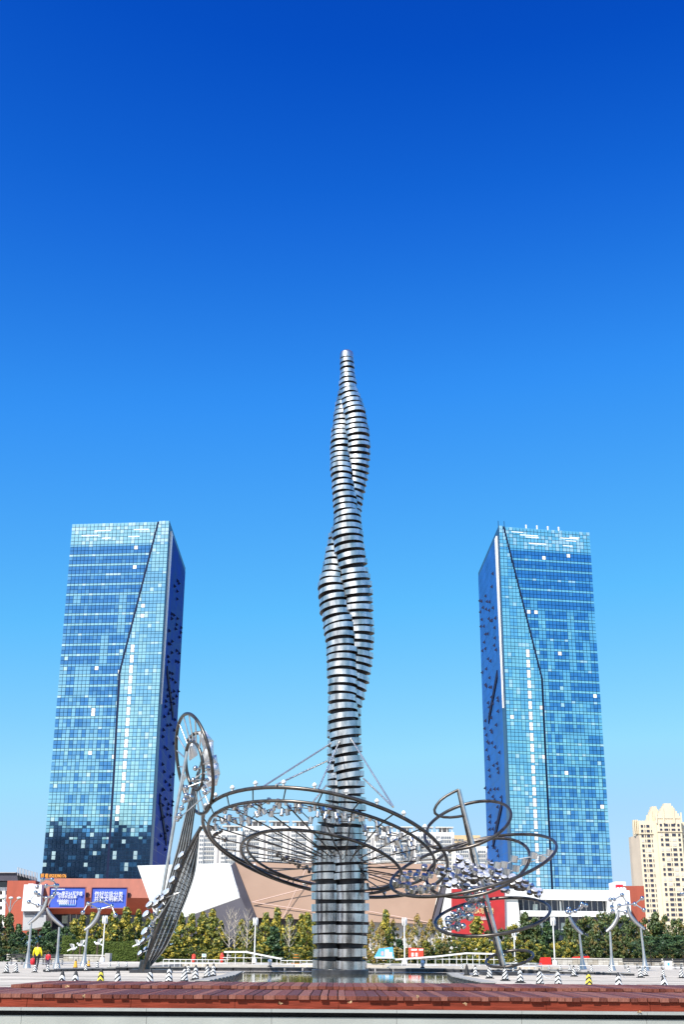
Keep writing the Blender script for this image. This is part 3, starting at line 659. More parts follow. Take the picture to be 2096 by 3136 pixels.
g_ = 'unseen apartment slabs added behind the camera for reflections'  # unseen slabs added so glass and steel have dark shapes to reflect
def slab(label, x0, x1, y, h, seed):
    rd = random.Random(seed); t = thing('apartment_block', label, 'apartment building', ((x0+x1)/2, y, 0), g_)
    mb = MB(); mb.box((x0, y-14, 0), (x1, y, h)); obj('wall', mb, BEIS, t)
    mb = MB(); mb.box((x0+(x1-x0)*.3, y-12, h+.01), (x0+(x1-x0)*.7, y-2, h+6)); obj('lift_house', mb, BEIS, t)
    wn = MB(); n_ = int((x1-x0)/3.4)
    for k in range(n_):
        for f in range(int(h/3)-1): wn.box((x0+1+k*3.4, y+.01, 2+f*3), (x0+2.8+k*3.4, y+.09, 3.7+f*3))
    obj('windows', wn, APG, t, kind='stuff')
for k, (x0, x1, h) in enumerate([(-416, -392, 78), (-388, -366, 100), (-362, -338, 88), (-333, -312, 104), (-306, -282, 92), (-276, -250, 84)]):
    slab(['lower', 'tall', 'middle height', 'tallest', 'broad', 'last'][k]+' unseen apartment slab added for the left glass tower foot to mirror', x0, x1, -150-6*(k % 2), h, k)
for k, (x0, x1, h, y) in enumerate([(-95, -60, 24, -120), (-50, -8, 18, -110), (6, 40, 27, -125), (55, 100, 20, -115)]):
    slab(['first', 'second', 'third', 'fourth'][k]+' low unseen apartment slab added behind the camera for the column to mirror', x0, x1, y, h, k+20)
# ------------------------------------------------------------------ trees and shrubs
crowns = {}
def crown(kind, var, nleaf=3600):
    """crown of leaf faces, unit radius 1 wide, height 2 (z 0..2)"""
    key = (kind, var)
    if key in crowns: return crowns[key]
    rd = random.Random(hash(kind) % 1000 if False else sum(map(ord, kind))*7+var); mb = MB()
    cl = []
    ncl = {'cone': 120, 'round': 80, 'sparse': 60, 'fir': 120, 'bush': 40}[kind]
    for k in range(ncl):
        h = rd.random()**(1.15 if kind in ('cone', 'fir') else .9)
        if kind == 'cone': rmax = (.97*(1-h)**.95+.04)*(.78+.22*math.sin(h*13+var))
        elif kind == 'fir': rmax = 1.0*(1-h)+.03
        elif kind == 'sparse': rmax = .75*math.sin(math.pi*min(1, h*.9+.12))**.8
        else: rmax = math.sqrt(max(.02, 1-(2*h-1.0)**2))*(.86+.14*rd.random())
        a = rd.random()*6.283; rr = rmax*rd.random()**.4
        cl.append((Vector((rr*math.cos(a), rr*math.sin(a), h*2)), rd.uniform(.07, .16) if kind in ('cone', 'fir', 'sparse') else rd.uniform(.1, .22), rd.random()))
    ls = {'cone': .058, 'round': .052, 'sparse': .05, 'fir': .05, 'bush': .058}[kind]
    for k in range(nleaf if kind != 'sparse' else nleaf//2):
        c, cr, tone = rd.choice(cl)
        d = Vector((rd.gauss(0, 1), rd.gauss(0, 1), rd.gauss(0, 1))).normalized()*cr*rd.random()**.3
        p = c+Vector((d.x, d.y, d.z*1.0))
        if p.z < 0: p.z = -p.z*.3
        nrm = (d.normalized()*.8+Vector((rd.gauss(0, .6), rd.gauss(0, .6), rd.gauss(.3, .6)))).normalized()
        t1 = nrm.orthogonal().normalized(); t1.rotate(Matrix.Rotation(rd.random()*6.28, 3, nrm)); t2 = nrm.cross(t1)
        s = ls*rd.uniform(.7, 1.4)
        mi = 0 if tone < .5 else (1 if tone < .82 else 2)
        if rd.random() < .2: mi = rd.randrange(3)
        mb.face([p-t1*s-t2*s*.3, p+t2*-s*.75, p+t1*s, p+t2*s*.7], mi)
    crowns[key] = mb; return mb
crown_me = {}
def crown_mesh(kind, var, pal):
    k = (kind, var, pal)
    if k not in crown_me: crown_me[k] = crown(kind, var).mesh('crown', LEAF[pal])
    return crown_me[k]
trunk_me = {}
def trunk_mesh(kind, var, m_):
    k = (kind, var, m_.name)
    if k in trunk_me: return trunk_me[k]
    rd = random.Random(var+40); mb = MB()
    top = 1.9 if kind in ('cone', 'fir', 'sparse', 'bare') else 1.3
    mb.tube([(0, 0, -.35), (rd.gauss(0, .01), 0, .4), (rd.gauss(0, .03), rd.gauss(0, .03), top)], [.055, .042, .012], 6)
    nl = {'bare': 22, 'sparse': 16}.get(kind, 7)
    for q in range(nl):
        h = .25+(top-.35)*q/nl; a = q*2.4+rd.random(); l = (.75 if kind in ('bare', 'sparse') else .5)*(1-h/2.3)
        e_ = Vector((math.cos(a)*l, math.sin(a)*l, h+l*.9)); mid = Vector((math.cos(a)*l*.5, math.sin(a)*l*.5, h+l*.35))
        mb.tube([(0, 0, h), mid, e_], [.022, .014, .005], 4)
        if kind == 'bare':
            for s in range(3):
                a2 = a+rd.gauss(0, .7); st = mid.lerp(e_, .3+.25*s); mb.tube([st, st+Vector((math.cos(a2)*.14, math.sin(a2)*.14, .2))], [.008, .003], 3)
    trunk_me[k] = mb.mesh('trunk', m_); return trunk_me[k]
marks = [(-50, 60, 'before the white office'), (60, 150, 'below the white box'), (150, 215, 'under the left blue billboard'), (215, 300, 'between the blue billboards'),
         (300, 400, 'under the right blue billboard'), (400, 500, 'beside the leaning sculpture'), (500, 620, 'below the white wing'), (620, 780, 'below the slate wing'),
         (780, 960, 'just left of the steel column'), (960, 1200, 'just right of the steel column'), (1200, 1380, 'below the brown facade'), (1380, 1550, 'below the red banner'),
         (1550, 1700, 'below the white hall\'s left half'), (1700, 1850, 'below the white hall\'s windows'), (1850, 1930, 'below the hall\'s end block'), (1930, 2000, 'below the red end wall'), (2000, 2300, 'below the beige tower')]
def landmark(px):
    for a, b, s in marks:
        if a <= px < b: return s
    return 'behind the plaza'
used = {}
def unique(desc, lm):
    k = (desc, lm); n = used.get(k, 0); used[k] = n+1
    o = ['', 'second ', 'third ', 'fourth ', 'fifth ', 'sixth ', 'seventh ', 'eighth ', 'ninth ', 'tenth '][n]
    return (o+desc+' '+lm).strip() if n == 0 else (o+'from left '+desc+' '+lm)
def tree(px, pyt, wpx, kind, pal, Y, desc, base_z=.02, lift=.0, m_=None, name='tree', grp='trees behind the plaza'):
    top = P(px, pyt, Y); b = Vector((top.x, Y, base_z)); H = top.z-base_z
    wd = wpx*Y/FPX*(1.75 if kind in ('cone', 'fir') else 1.25)/2
    var = rnd.randrange(4)
    t = thing(name, unique(desc, landmark(px)), 'tree' if name != 'shrub' else 'shrub', b, grp)
    ch = H*(1-lift)
    if kind != 'bare':
        o = inst('crown', crown_mesh(kind, var, pal), t, b+Vector((0, 0, H*lift)), (0, 0, rnd.random()*6.28), (wd*1.05, wd*1.05, ch/2.08))
    if name != 'shrub':
        o = inst('trunk', trunk_mesh(kind, var, m_ or BARK), t, b+Vector((0, 0, H*.16)), (0, 0, rnd.random()*6.28), (H*.3, H*.3, H*.42) if kind in ('bare',) else (H*.35, H*.35, H*.42))
    return t
YG = 'tall olive and yellow tree'; DK = 'rounded dark green tree'; FIRD = 'dense dark conifer'; SP = 'thin straw coloured tree'; BA = 'bare pale twiggy tree'
for a in [(8, 2805, 75, 'round', 'dark', 172, DK), (30, 2795, 60, 'cone', 'dark', 176, DK), (58, 2830, 56, 'cone', 'fir', 170, FIRD), (100, 2848, 70, 'round', 'fir', 172, FIRD), (143, 2822, 66, 'cone', 'fir', 174, FIRD), (172, 2850, 60, 'round', 'fir', 171, FIRD), (198, 2838, 55, 'round', 'fir', 176, FIRD),
          (228, 2815, 56, 'cone', 'yg', 178, YG), (252, 2800, 55, 'cone', 'yg', 182, YG), (285, 2795, 60, 'cone', 'yg', 178, YG), (318, 2805, 60, 'cone', 'yg', 184, YG), (348, 2790, 60, 'cone', 'yg', 178, YG), (388, 2776, 64, 'cone', 'yg', 180, YG), (425, 2785, 60, 'cone', 'yg', 184, YG),
          (462, 2800, 60, 'cone', 'yg', 178, YG), (490, 2790, 56, 'cone', 'yg', 184, YG), (520, 2800, 62, 'cone', 'yg', 176, YG), (556, 2795, 58, 'cone', 'yg', 182, YG), (588, 2798, 62, 'cone', 'yg', 178, YG), (622, 2792, 60, 'cone', 'yg', 184, YG), (652, 2784, 56, 'cone', 'yg', 178, YG),
          (678, 2820, 56, 'cone', 'yg', 183, YG), (742, 2815, 52, 'cone', 'yg', 184, YG), (775, 2815, 56, 'cone', 'yg', 180, YG), (815, 2795, 58, 'cone', 'yg', 178, YG), (850, 2778, 56, 'cone', 'yg', 182, YG), (888, 2798, 58, 'cone', 'yg', 178, YG), (926, 2800, 58, 'cone', 'yg', 184, YG), (942, 2792, 56, 'cone', 'yg', 178, YG), (968, 2800, 60, 'cone', 'yg', 182, YG)]:
    tree(*a, lift=.04)
tree(840, 2835, 66, 'cone', 'fir', 168, 'dark green conical tree', lift=.03)
for a in [(706, 2776, 60, 'bare', 'yg', 172, BA), (722, 2784, 60, 'bare', 'yg', 174, BA), (760, 2780, 58, 'bare', 'yg', 172, BA), (888, 2812, 52, 'bare', 'yg', 170, BA)]: tree(*a, m_=PBARK)
for a in [(1140, 2818, 56, 'sparse', 'gold', 178, SP), (1164, 2830, 46, 'sparse', 'gold', 174, SP), (1205, 2815, 56, 'sparse', 'gold', 178, SP), (1280, 2800, 62, 'sparse', 'gold', 176, SP), (1250, 2830, 50, 'sparse', 'gold', 182, SP), (1318, 2815, 56, 'sparse', 'gold', 178, SP), (1352, 2810, 50, 'sparse', 'gold', 182, SP)]: tree(*a, m_=PBARK, lift=.06)
tree(1182, 2784, 52, 'cone', 'yg', 176, YG, lift=.06)
for a in [(1224, 2875, 50, 'cone', 'fir', 170, 'small green conical tree'), (1305, 2880, 52, 'cone', 'yg', 170, 'small green conical tree'), (1345, 2878, 46, 'cone', 'yg', 172, 'small olive conical tree')]: tree(*a, lift=.02)
for a in [(1385, 2870, 66, 'round', 'dark', 176, DK), (1420, 2865, 60, 'round', 'yg', 174, YG), (1462, 2806, 70, 'cone', 'yg', 178, YG), (1500, 2850, 60, 'round', 'dark', 180, DK), (1540, 2845, 64, 'round', 'dark', 176, DK), (1575, 2830, 60, 'round', 'yg', 182, YG),
          (1608, 2795, 64, 'cone', 'dark', 178, DK), (1640, 2810, 58, 'cone', 'dark', 182, DK), (1678, 2822, 62, 'cone', 'fir', 178, FIRD), (1712, 2850, 56, 'round', 'fir', 182, FIRD), (1741, 2812, 46, 'cone', 'dark', 178, DK), (1765, 2850, 56, 'round', 'dark', 182, DK),
          (1803, 2808, 84, 'round', 'dark', 176, DK), (1850, 2796, 76, 'round', 'dark', 172, DK), (1878, 2792, 60, 'cone', 'dark', 178, DK), (1908, 2806, 80, 'round', 'dark', 176, DK), (1945, 2822, 66, 'round', 'dark', 172, DK), (1978, 2815, 62, 'round', 'dark', 178, DK), (2008, 2795, 66, 'cone', 'dark', 176, DK), (2040, 2806, 70, 'round', 'dark', 178, DK), (2078, 2818, 70, 'round', 'dark', 174, DK), (2115, 2830, 60, 'round', 'dark', 178, DK)]:
    tree(*a, lift=.02)
for a in [(1990, 2868, 86, 'round', 'fir', 152, 'spreading dark pine'), (2040, 2862, 90, 'round', 'fir', 154, 'spreading dark pine'), (2090, 2866, 90, 'round', 'fir', 151, 'spreading dark pine')]:
    tree(*a, base_z=0, lift=.38, grp='pines in front of the right wall')
SH = 'clipped leafy shrub'
px = -10
while px < 2120:
    if not (128 < px < 430) and not (985 < px < 1110):
        pal = 'yg' if (430 < px < 985 and rnd.random() < .6) or 1400 < px < 1770 else ('gold' if 1110 < px < 1350 and rnd.random() < .5 else 'dark')
        yt = (2885 if px > 1380 else 2900)+rnd.uniform(-8, 8)
        tree(px, yt, rnd.uniform(40, 60), 'bush', pal, 167+rnd.random()*3, {'yg': 'yellowish leafy shrub', 'gold': 'straw coloured shrub', 'dark': 'dark leafy shrub'}[pal], name='shrub', grp='shrubs below the trees')
    px += 34
for (px, yt, wd, D, pal, ds) in [(8, 2908, 62, 150, 'fir', 'clipped dome shrub'), (78, 2908, 72, 148, 'fir', 'large clipped dome shrub left of the striding sculpture'), (868, 2943, 26, 143, 'yg', 'small bright green dome shrub'), (480, 2925, 44, 150, 'fir', 'low clipped dome shrub'),
                                 (1512, 2934, 32, 150, 'yg', 'small yellow green dome shrub'), (1552, 2928, 26, 152, 'yg', 'small yellow green dome shrub beside the leaning posts'), (1582, 2932, 34, 150, 'yg', 'small yellow green dome shrub under the lowest ring'), (1160, 2946, 40, 143, 'yg', 'low bright green shrub strip'), (768, 2948, 26, 143, 'gold', 'small pale dome shrub')]:
    tree(px, yt, wd, 'bush', pal, D, ds, base_z=0, name='shrub', grp='dome shrubs on the plaza edge')
# unseen tree belt added behind the camera, for the polished steel to mirror
tb = MB(); rd = random.Random(77)
for k in range(26):
    src = crown('round', k % 4, 3600); cx_, cy_, sx_, sz_ = -78+k*6.2+rd.gauss(0, 1), -48+rd.gauss(0, 4), rd.uniform(3, 4.4), rd.uniform(3.6, 5.2)
    for fi in range(0, len(src.f), 3):
        tb.face([(cx_+src.v[i][0]*sx_, cy_+src.v[i][1]*sx_, .3+src.v[i][2]*sz_) for i in src.f[fi]], src.m[fi])
obj('added_tree_belt', tb, LEAF['dark'], kind='stuff')
# striped topiary tree with orange bands
tp = thing('topiary_tree', 'small conical topiary in orange and dark bands left of the column', 'topiary', P(908, 2957, 143)*1)
tp.location = (tp.location.x, 143, 0)
c_ = tp.location.copy(); Ht = P(908, 2918, 143).z
OR = mat('orange_foliage', (.5, .2, .03), .7, var=.3)
for k in range(8):
    mb = MB(); z0 = Ht*k/8; r_ = .62*(1-.09*k)
    mb.lathe([(r_*.7, z0), (r_, z0+Ht/20), (r_*.95, z0+Ht/11), (r_*.6, z0+Ht/8.2)], (c_.x, c_.y, 0), 14); obj('foliage_band', mb, OR if k % 2 == 0 else LEAF['dark'][0], tp)
# green topiary wall with white doves
hw = thing('topiary_wall', 'wavy topped clipped green hedge wall behind the pale planter wall', 'hedge', P(300, 2940, 164))
hw.location.z = 0
GRS = mat('clipped_green', (.06, .09, .012), .9, var=.35, scale=3, bump=.6, bscale=12)
tops = [(190, 2867), (220, 2867), (221, 2880), (250, 2875), (285, 2878), (320, 2886), (360, 2886), (400, 2883), (430, 2882)]
mb = MB(); mb.prism([P(x, y, 165) for x, y in tops]+[down(430, 2900, 165), down(190, 2900, 165)], (0, 2.2, 0)); obj('hedge_body', mb, GRS, hw)
mb = MB(); rd = random.Random(5)
for k in range(2600):
    px = rd.uniform(190, 430); yt = lerp(tops, px); p = P(px, yt, 165); z = rd.uniform(.1, p.z) if rd.random() < .75 else p.z
    q = Vector((p.x, 165-.06 if z < p.z else 165+rd.random()*2, z+.02)); s = .11
    a = rd.random()*6.28; n1 = Vector((math.cos(a)*s, -rd.random()*.09, math.sin(a)*s)); n2 = Vector((-math.sin(a)*s*.6, -rd.random()*.09, math.cos(a)*s*.6))
    mb.face([q-n1, q-n2, q+n1, q+n2], 0 if rd.random() < .6 else 1)
obj('leaves', mb, [GRS, mat('clipped_green_light', (.1, .14, .02), .9, var=.3)], hw, kind='stuff')
for k, (px, py, fl_, lb) in enumerate([(224, 2906, 1, 'white dove figure lowest on the left of the green hedge wall'), (246, 2894, -1, 'white dove figure with spread wings second from left on the hedge'), (299, 2890, -1, 'white dove figure flying at the middle of the green hedge'), (424, 2893, 1, 'white dove figure by the leaning sculpture foot')]):
    c = P(px, py, 163.4); t = thing('dove_figure', lb, 'dove figure', (c.x, c.y, 0), 'white dove figures on the hedge')
    mb = MB(); mb.sphere(c, .3, nu=10, nv=6, sc_=(1.2, .5, .6)); mb.sphere(c+Vector((.38*fl_, 0, .16)), .13, nu=8, nv=5); mb.face([c+Vector((-.25*fl_, 0, .08)), c+Vector((-.75*fl_, .05, -.15)), c+Vector((-.75*fl_, -.05, -.3)), c+Vector((-.25*fl_, 0, -.1))]); obj('bird_body', mb, WHITE, t)
    for sg_ in (-1, 1):
        mb = MB(); mb.prism([c+Vector((.1*fl_, sg_*.1, .1)), c+Vector((-.25*fl_, sg_*.1, .1)), c+Vector((-.45*fl_, sg_*.5, .62)), c+Vector((-.05*fl_, sg_*.45, .55))], (0, .04, 0)); obj('wing', mb, WHITE, t)
    mb = MB(); mb.tube([(c.x, c.y, 0), (c.x, c.y, c.z-.1)], .13 if k == 1 or k == 2 else .05, 6); obj('stake', mb, BARK, t)

# ------------------------------------------------------------------ planter walls
def planter(label, px0, px1, Y, py_t, nst, end=False):
    a, b = P(px0, py_t, Y), P(px1, py_t, Y); z1 = (a.z+b.z)/2
    t = thing('planter_wall', label, 'wall', ((a.x+b.x)/2, Y, 0), 'pale stone planter walls'); wd = (b.x-a.x)/nst
    sm = [mat('wall_stone_a', (.42, .4, .36), .85, var=.12, scale=3), mat('wall_stone_b', (.5, .48, .44), .85, var=.1, scale=3), mat('wall_stone_c', (.36, .33, .28), .85, var=.15, scale=3)]
    for k in range(nst):
        for c in range(2):
            zz = .02+(z1-.17)/2*c; off = (c*.5-.25)*0
            mb = MB(); mb.box((a.x+k*wd+.02, Y-.02*rnd.random(), zz), (a.x+(k+1)*wd-.02, Y+.6, zz+(z1-.17)/2-.02)); obj('stone', mb, rnd.choice(sm), t)
        mb = MB(); mb.box((a.x+k*wd+.005, Y-.1, z1-.14), (a.x+(k+1)*wd-.005, Y+.7, z1)); obj('coping', mb, sm[1], t)
    mb = MB(); mb.box((a.x+.02, Y+.06, 0), (b.x-.02, Y+.55, z1-.15)); obj('mortar_core', mb, CONCR, t)
    return t
planter('pale stone planter wall in front of the green hedge at left', 20, 335, 160, 2923, 20)
planter('pale stone planter wall running along the right of the plaza', 1692, 2130, 160, 2935, 28)
mb = MB(); a = P(322, 2919, 159.6); b = P(337, 2919, 159.6); mb.box((a.x, 159.4, 0), (b.x, 160.9, a.z)); tag(obj('gate_pier', mb, CONCR), 'pale stone pier at the right end of the left planter wall', 'pier')

# ------------------------------------------------------------------ central sculpture
YC = 80.0
cs = thing('spiral_column', 'tall twisted steel column of stacked bands with a tilted ring dish', 'sculpture', (0, YC, 0))
prof = [(1072, 1043, 1079), (1085, 1042, 1082), (1167, 1041, 1090), (1214, 1034, 1099), (1261, 1025, 1116), (1308, 1018, 1128), (1355, 1011.5, 1134.5), (1401, 1011.5, 1135), (1448, 1012, 1130), (1484, 1015, 1124), (1519, 1018.5, 1113), (1566, 1022, 1107),
        (1609, 1022, 1107.6), (1655, 1006, 1112), (1702, 995, 1119), (1749, 988, 1127), (1796, 974, 1138), (1831, 976, 1143), (1878, 981, 1144), (1925, 993, 1146), (1972, 998, 1147), (2019, 1001, 1143), (2066, 1002, 1134), (2100, 1004.5, 1125), (2165, 1005, 1107), (2246, 1003, 1106), (2353, 1002, 1112),
        (2406, 1002, 1118), (2480, 998, 1120), (2525, 972, 1121), (2595, 957, 1124), (2680, 954, 1128), (2740, 953, 1132), (2795, 953, 1132), (2840, 955, 1128), (2900, 958, 1126), (2968, 957, 1125)]
cxk = []; wk = []
for y, l, r in prof:
    a, b = P(l, y, YC), P(r, y, YC); z = a.z; cxk.append((z, (a.x+b.x)/2)); wk.append((z, (b.x-a.x)/2))
cxk.sort(); wk.sort()
def zk(keys): return sorted((P(1045, y, YC).z, v) for y, v in keys)
phk = zk([(1072, 270), (1167, 250), (1261, 222), (1355, 197), (1430, 178), (1520, 135), (1600, 95), (1700, 50), (1800, 12), (1850, 0), (1925, -15), (1975, -24), (2065, -40), (2165, -62), (2250, -95), (2350, -130), (2450, -148), (2560, -158), (2700, -163), (3000, -165)])
sfk = zk([(1072, .03), (1167, .16), (1261, .32), (1355, .37), (1430, .39), (1600, .38), (1800, .4), (1925, .38), (2165, .35), (2250, .32), (2350, .32), (2560, .36), (3000, .38)])
pk = [(1072, 15.9), (1300, 16.2), (1450, 17.5), (1600, 20), (1850, 22.5), (2050, 23), (2170, 27), (2300, 25.5), (2450, 24), (2600, 22.5), (2700, 27), (2780, 32), (2850, 35), (2968, 36.5)]
JIT = 0.0
def strands(z):
    c = lerp(cxk, z); w_ = lerp(wk, z); ph = R(lerp(phk, z)+JIT); s = w_*lerp(sfk, z); r_ = w_-s*abs(math.cos(ph))
    d = Vector((math.cos(ph)*s, -math.sin(ph)*s, 0)); cc = Vector((c, YC, 0))
    return (cc+d, cc-d, r_)
def ring_section(mb, z, h, dr, tilt_on=True, flat=.0, mi=0, lip=True, N=44, JT=(0, 0)):
    a, b, r_ = strands(z); a1, b1, _ = strands(z-.9); a2, b2, _ = strands(z+.9); r_ += dr
    for c, o, cu in ((a, b, (a2-a1)/1.8), (b, a, (b2-b1)/1.8)):
        tl = Vector((max(-.24, min(.24, cu.x)), max(-.24, min(.24, cu.y)), 0)) +Vector((JT[0], JT[1], 0)) if tilt_on else Vector((0, 0, 0))
        run = []
        def flush(run):
            if len(run) < 2: return
            mb.grid([[p for p in run], [p+Vector((0, 0, h)) for p in run]], mi, True)
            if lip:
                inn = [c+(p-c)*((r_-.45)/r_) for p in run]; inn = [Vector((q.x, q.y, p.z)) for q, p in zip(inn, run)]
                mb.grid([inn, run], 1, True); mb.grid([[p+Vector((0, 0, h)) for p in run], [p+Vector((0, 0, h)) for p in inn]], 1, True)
        start = math.atan2((o-c).y, (o-c).x); dd = (o-c).length
        al = math.acos(max(-1, min(1, dd/(2*r_)))) if dd > .02 else math.pi/2
        for k in range(N+1):
            q = start+al+(2*math.pi-2*al)*k/N; p = c+Vector((math.cos(q), math.sin(q), 0))*r_
            run.append(Vector((p.x, p.y, z-(tl.x*(p.x-c.x)+tl.y*(p.y-c.y)))))
        flush(run)
y = 2966.0; bands = 0
while y > 1085:
    pt_ = lerp(pk, y); z0 = P(1045, y, YC).z; z1 = P(1045, y-pt_, YC).z
    if y - pt_ < 1085: break
    JIT = rnd.gauss(0, 3.2); mb = MB(); ring_section(mb, z0+rnd.gauss(0, .012), (z1-z0)*(rnd.uniform(.6, .66) if y < 2450 else rnd.uniform(.66, .74)), rnd.gauss(0, .022), JT=(rnd.gauss(0, .028), rnd.gauss(0, .03)))
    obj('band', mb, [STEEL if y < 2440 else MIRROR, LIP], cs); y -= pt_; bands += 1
ztop_ = P(1045, y, YC).z
mb = MB(); cxa = lerp(cxk, ztop_); rt = lerp(wk, ztop_); mb.lathe([(rt, ztop_), (rt, ztop_+.35), (rt*.9, ztop_+.5), (rt*.6, ztop_+.62), (.03, ztop_+.66)], (cxa, YC, 0), 20); obj('cap', mb, STEEL, cs)
mb = MB(); z = .05
lv = []
JIT = 0.0
while z < ztop_: lv.append(z); z += .3
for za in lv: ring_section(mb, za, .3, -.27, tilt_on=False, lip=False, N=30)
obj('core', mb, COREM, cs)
mb = MB(); xa, xb = P(956, 2975, 79).x, P(1128, 2975, 79).x; mb.lathe([((xb-xa)/2*1.03, -.05), ((xb-xa)/2*1.03, .22), ((xb-xa)/2, .25)], ((xa+xb)/2, YC, 0), 36, smooth=False); obj('base_drum', mb, STONE_D, cs)
# rings of the dish
def ring_pts(c, Rr, n, N=72, a0=0, a1=2*math.pi):
    c = Vector(c); n = Vector(n).normalized(); e1 = Vector((0, 1, 0)).cross(n).normalized(); e2 = n.cross(e1)
    return [c+(e1*math.cos(q)+e2*math.sin(q))*Rr for q in [a0+(a1-a0)*k/N for k in range(N)]]
def ringp(c, Rr, n, q):
    c = Vector(c); n = Vector(n).normalized(); e1 = Vector((0, 1, 0)).cross(n).normalized(); e2 = n.cross(e1)
    return c+(e1*math.cos(q)+e2*math.sin(q))*Rr
RA = ((-1.01, 80, 7.582), 7.921, (.19, .33, 1)); RB = ((-1.214, 80, 7.469), 7.302, (.159, .272, 1)); RCc = ((-1.181, 80, 6.518), 5.184, (.167, .291, 1)); RD = ((-1.011, 80, 6.656), 4.964, (.175, .273, 1))
for rr, th_ in ((RA, .115), (RB, .1), (RCc, .1), (RD, .085)):
    mb = MB(); mb.tube(ring_pts(*rr), th_, 8, closed=True); obj('ring', mb, TUBE, cs)
hub = (.0, 80, 6.6)
for k in range(22):
    q = 2*math.pi*(k+.3)/22
    mb = MB(); mb.tube([ringp(hub, 1.5, RB[2], q), ringp(*RB, q), ringp(*RA, q)], .045, 5); obj('spoke', mb, TUBE, cs)
for k in range(16):
    q = 2*math.pi*(k+.1)/16
    mb = MB(); mb.tube([ringp((.0, 80, 6.3), 1.5, RB[2], q), ringp(*RD, q), ringp(*RCc, q)], .035, 5); obj('spoke', mb, TUBE, cs)
nA = Vector(RA[2]).normalized()
for (c0, c1) in [((1015, 2276), (800, 2413)), ((1003, 2330), (845, 2404)), ((1040, 2270), (973, 2422)), ((1073, 2258), (1205, 2470)), ((1114, 2384), (1205, 2472)), ((1000, 2405), (960, 2455))]:
    st = P(*c0, YC-1.15); en = onplane(*c1, Vector(RA[0]), nA); mb = MB(); mb.tube([st, en], .055, 6); obj('stay', mb, TUBEL, cs)
lm_ = MB(); lm_.lathe([(.07, 0), (.08, .12), (.14, .14), (.15, .2), (.1, .28), (.04, .34)], seg=10); lme = lm_.mesh('ring_lamp', WHITE)
for k in range(26):
    q = 2*math.pi*k/26; p = ringp(*RA, q); inst('ring_lamp', lme, cs, p+Vector((0, 0, .1)))
cm_ = MB(); cm_.lathe([(.1, -.22), (.155, -.2), (.155, .14), (.16, .15), (.16, .2), (.06, .22)], seg=12, smooth=False); cme_ = cm_.mesh('canister', CAN)
cm_ = MB(); cm_.lathe([(.1, -.22), (.13, -.2), (.13, .2), (.1, .22)], seg=10, smooth=False); cmd_ = cm_.mesh('canister', TUBE)
rd = random.Random(21)
for (r0_, a0, a1, n_, me_) in [(6.85, 186, 250, 14, cme_), (6.3, 195, 262, 16, cme_), (5.7, 205, 285, 18, cme_), (6.7, 255, 335, 19, cme_), (6.1, 278, 345, 16, cme_), (5.5, 300, 352, 12, cme_), (6.6, 170, 184, 4, cmd_), (2.9, 120, 150, 6, cmd_), (3.4, 95, 118, 5, cmd_)]:
    prev = None
    for k in range(n_):
        q = R(a0+(a1-a0)*k/max(1, n_-1)+rd.gauss(0, .8)); rr = r0_+(.2 if k % 2 else -.2)+rd.gauss(0, .1)
        p = ringp(RB[0], rr, RB[2], q)+Vector((0, 0, .05+rd.gauss(0, .12)-.35*(7-rr)*.3))
        inst('canister', me_, cs, p, (rd.gauss(0, .25) if me_ is cme_ else 1.2, rd.gauss(0, .25), rd.random()*3), rd.uniform(.72, 1.0))
        if prev is not None:
            mb = MB(); mb.tube([prev, p], .03, 4); obj('link_rod', mb, TUBE, cs)
        prev = p

# ------------------------------------------------------------------ right sculpture: leaning posts, loops and discs
Y4 = 78.0
def z4(u, v, Y=Y4): return P(1180+u/2.9037, 2380+v/2.9037, Y)
rs_ = thing('loop_sculpture', 'leaning steel posts with tilted loops and a swarm of discs right of the column', 'sculpture', (z4(1060, 1680).x, Y4, 0))
mb = MB(); mb.tube([z4(658, 108), z4(1068, 1700)], [.11, .12], 10); obj('post', mb, TUBEL, rs_)
mb = MB(); mb.tube([z4(652, 118, 78.2), z4(775, 700, 79), z4(880, 1130, 79), z4(1045, 1700, 78.6)], .1, 8); obj('post', mb, TUBE, rs_)
mb = MB(); p = z4(1050, 1700); mb.box((p.x-1.3, 77.4, -.02), (p.x+.9, 79.2, .22)); obj('base_block', mb, STONE_D, rs_)
loops = [((7.718, 78, 10.134), 1.84, (-.275, .388, 1)), ((7.989, 78, 8.769), 2.803, (-.397, -.625, 1)), ((8.256, 78, 6.423), 5.255, (-.278, -.338, 1)), ((8.546, 78, 6.256), 3.291, (-.367, -.607, 1)), ((9.337, 78, 3.367), 3.514, (-.167, -.323, 1)), ((10.292, 78, .95), 1.436, (-.204, -.284, 1))]
for i, (c, r_, n_) in enumerate(loops):
    mb = MB()
    if i == 0:
        mb.tube([z4(u, v) for u, v in [(655, 112), (600, 138), (545, 168), (495, 205), (458, 250), (440, 290), (445, 320), (470, 340), (520, 355), (580, 358), (640, 353), (690, 345)]], .085, 8)
    else: mb.tube(ring_pts(c, r_, n_), .1 if i < 5 else .085, 8, closed=True)
    obj('loop', mb, TUBE, rs_)
dm = MB(); dm.lathe([(.2, -.1), (.215, -.09), (.215, .09), (.2, .1)], seg=14, smooth=False); dm.m = [1 if abs(sum(dm.v[i][2] for i in f)/len(f)) < .08 else 0 for f in dm.f]; dme = dm.mesh('disc', [DISC, TUBE])
dm2 = MB(); dm2.lathe([(.16, -.16), (.18, -.15), (.18, .15), (.16, .16)], seg=12, smooth=False); dme2 = dm2.mesh('canister', CAN)
rd = random.Random(31)
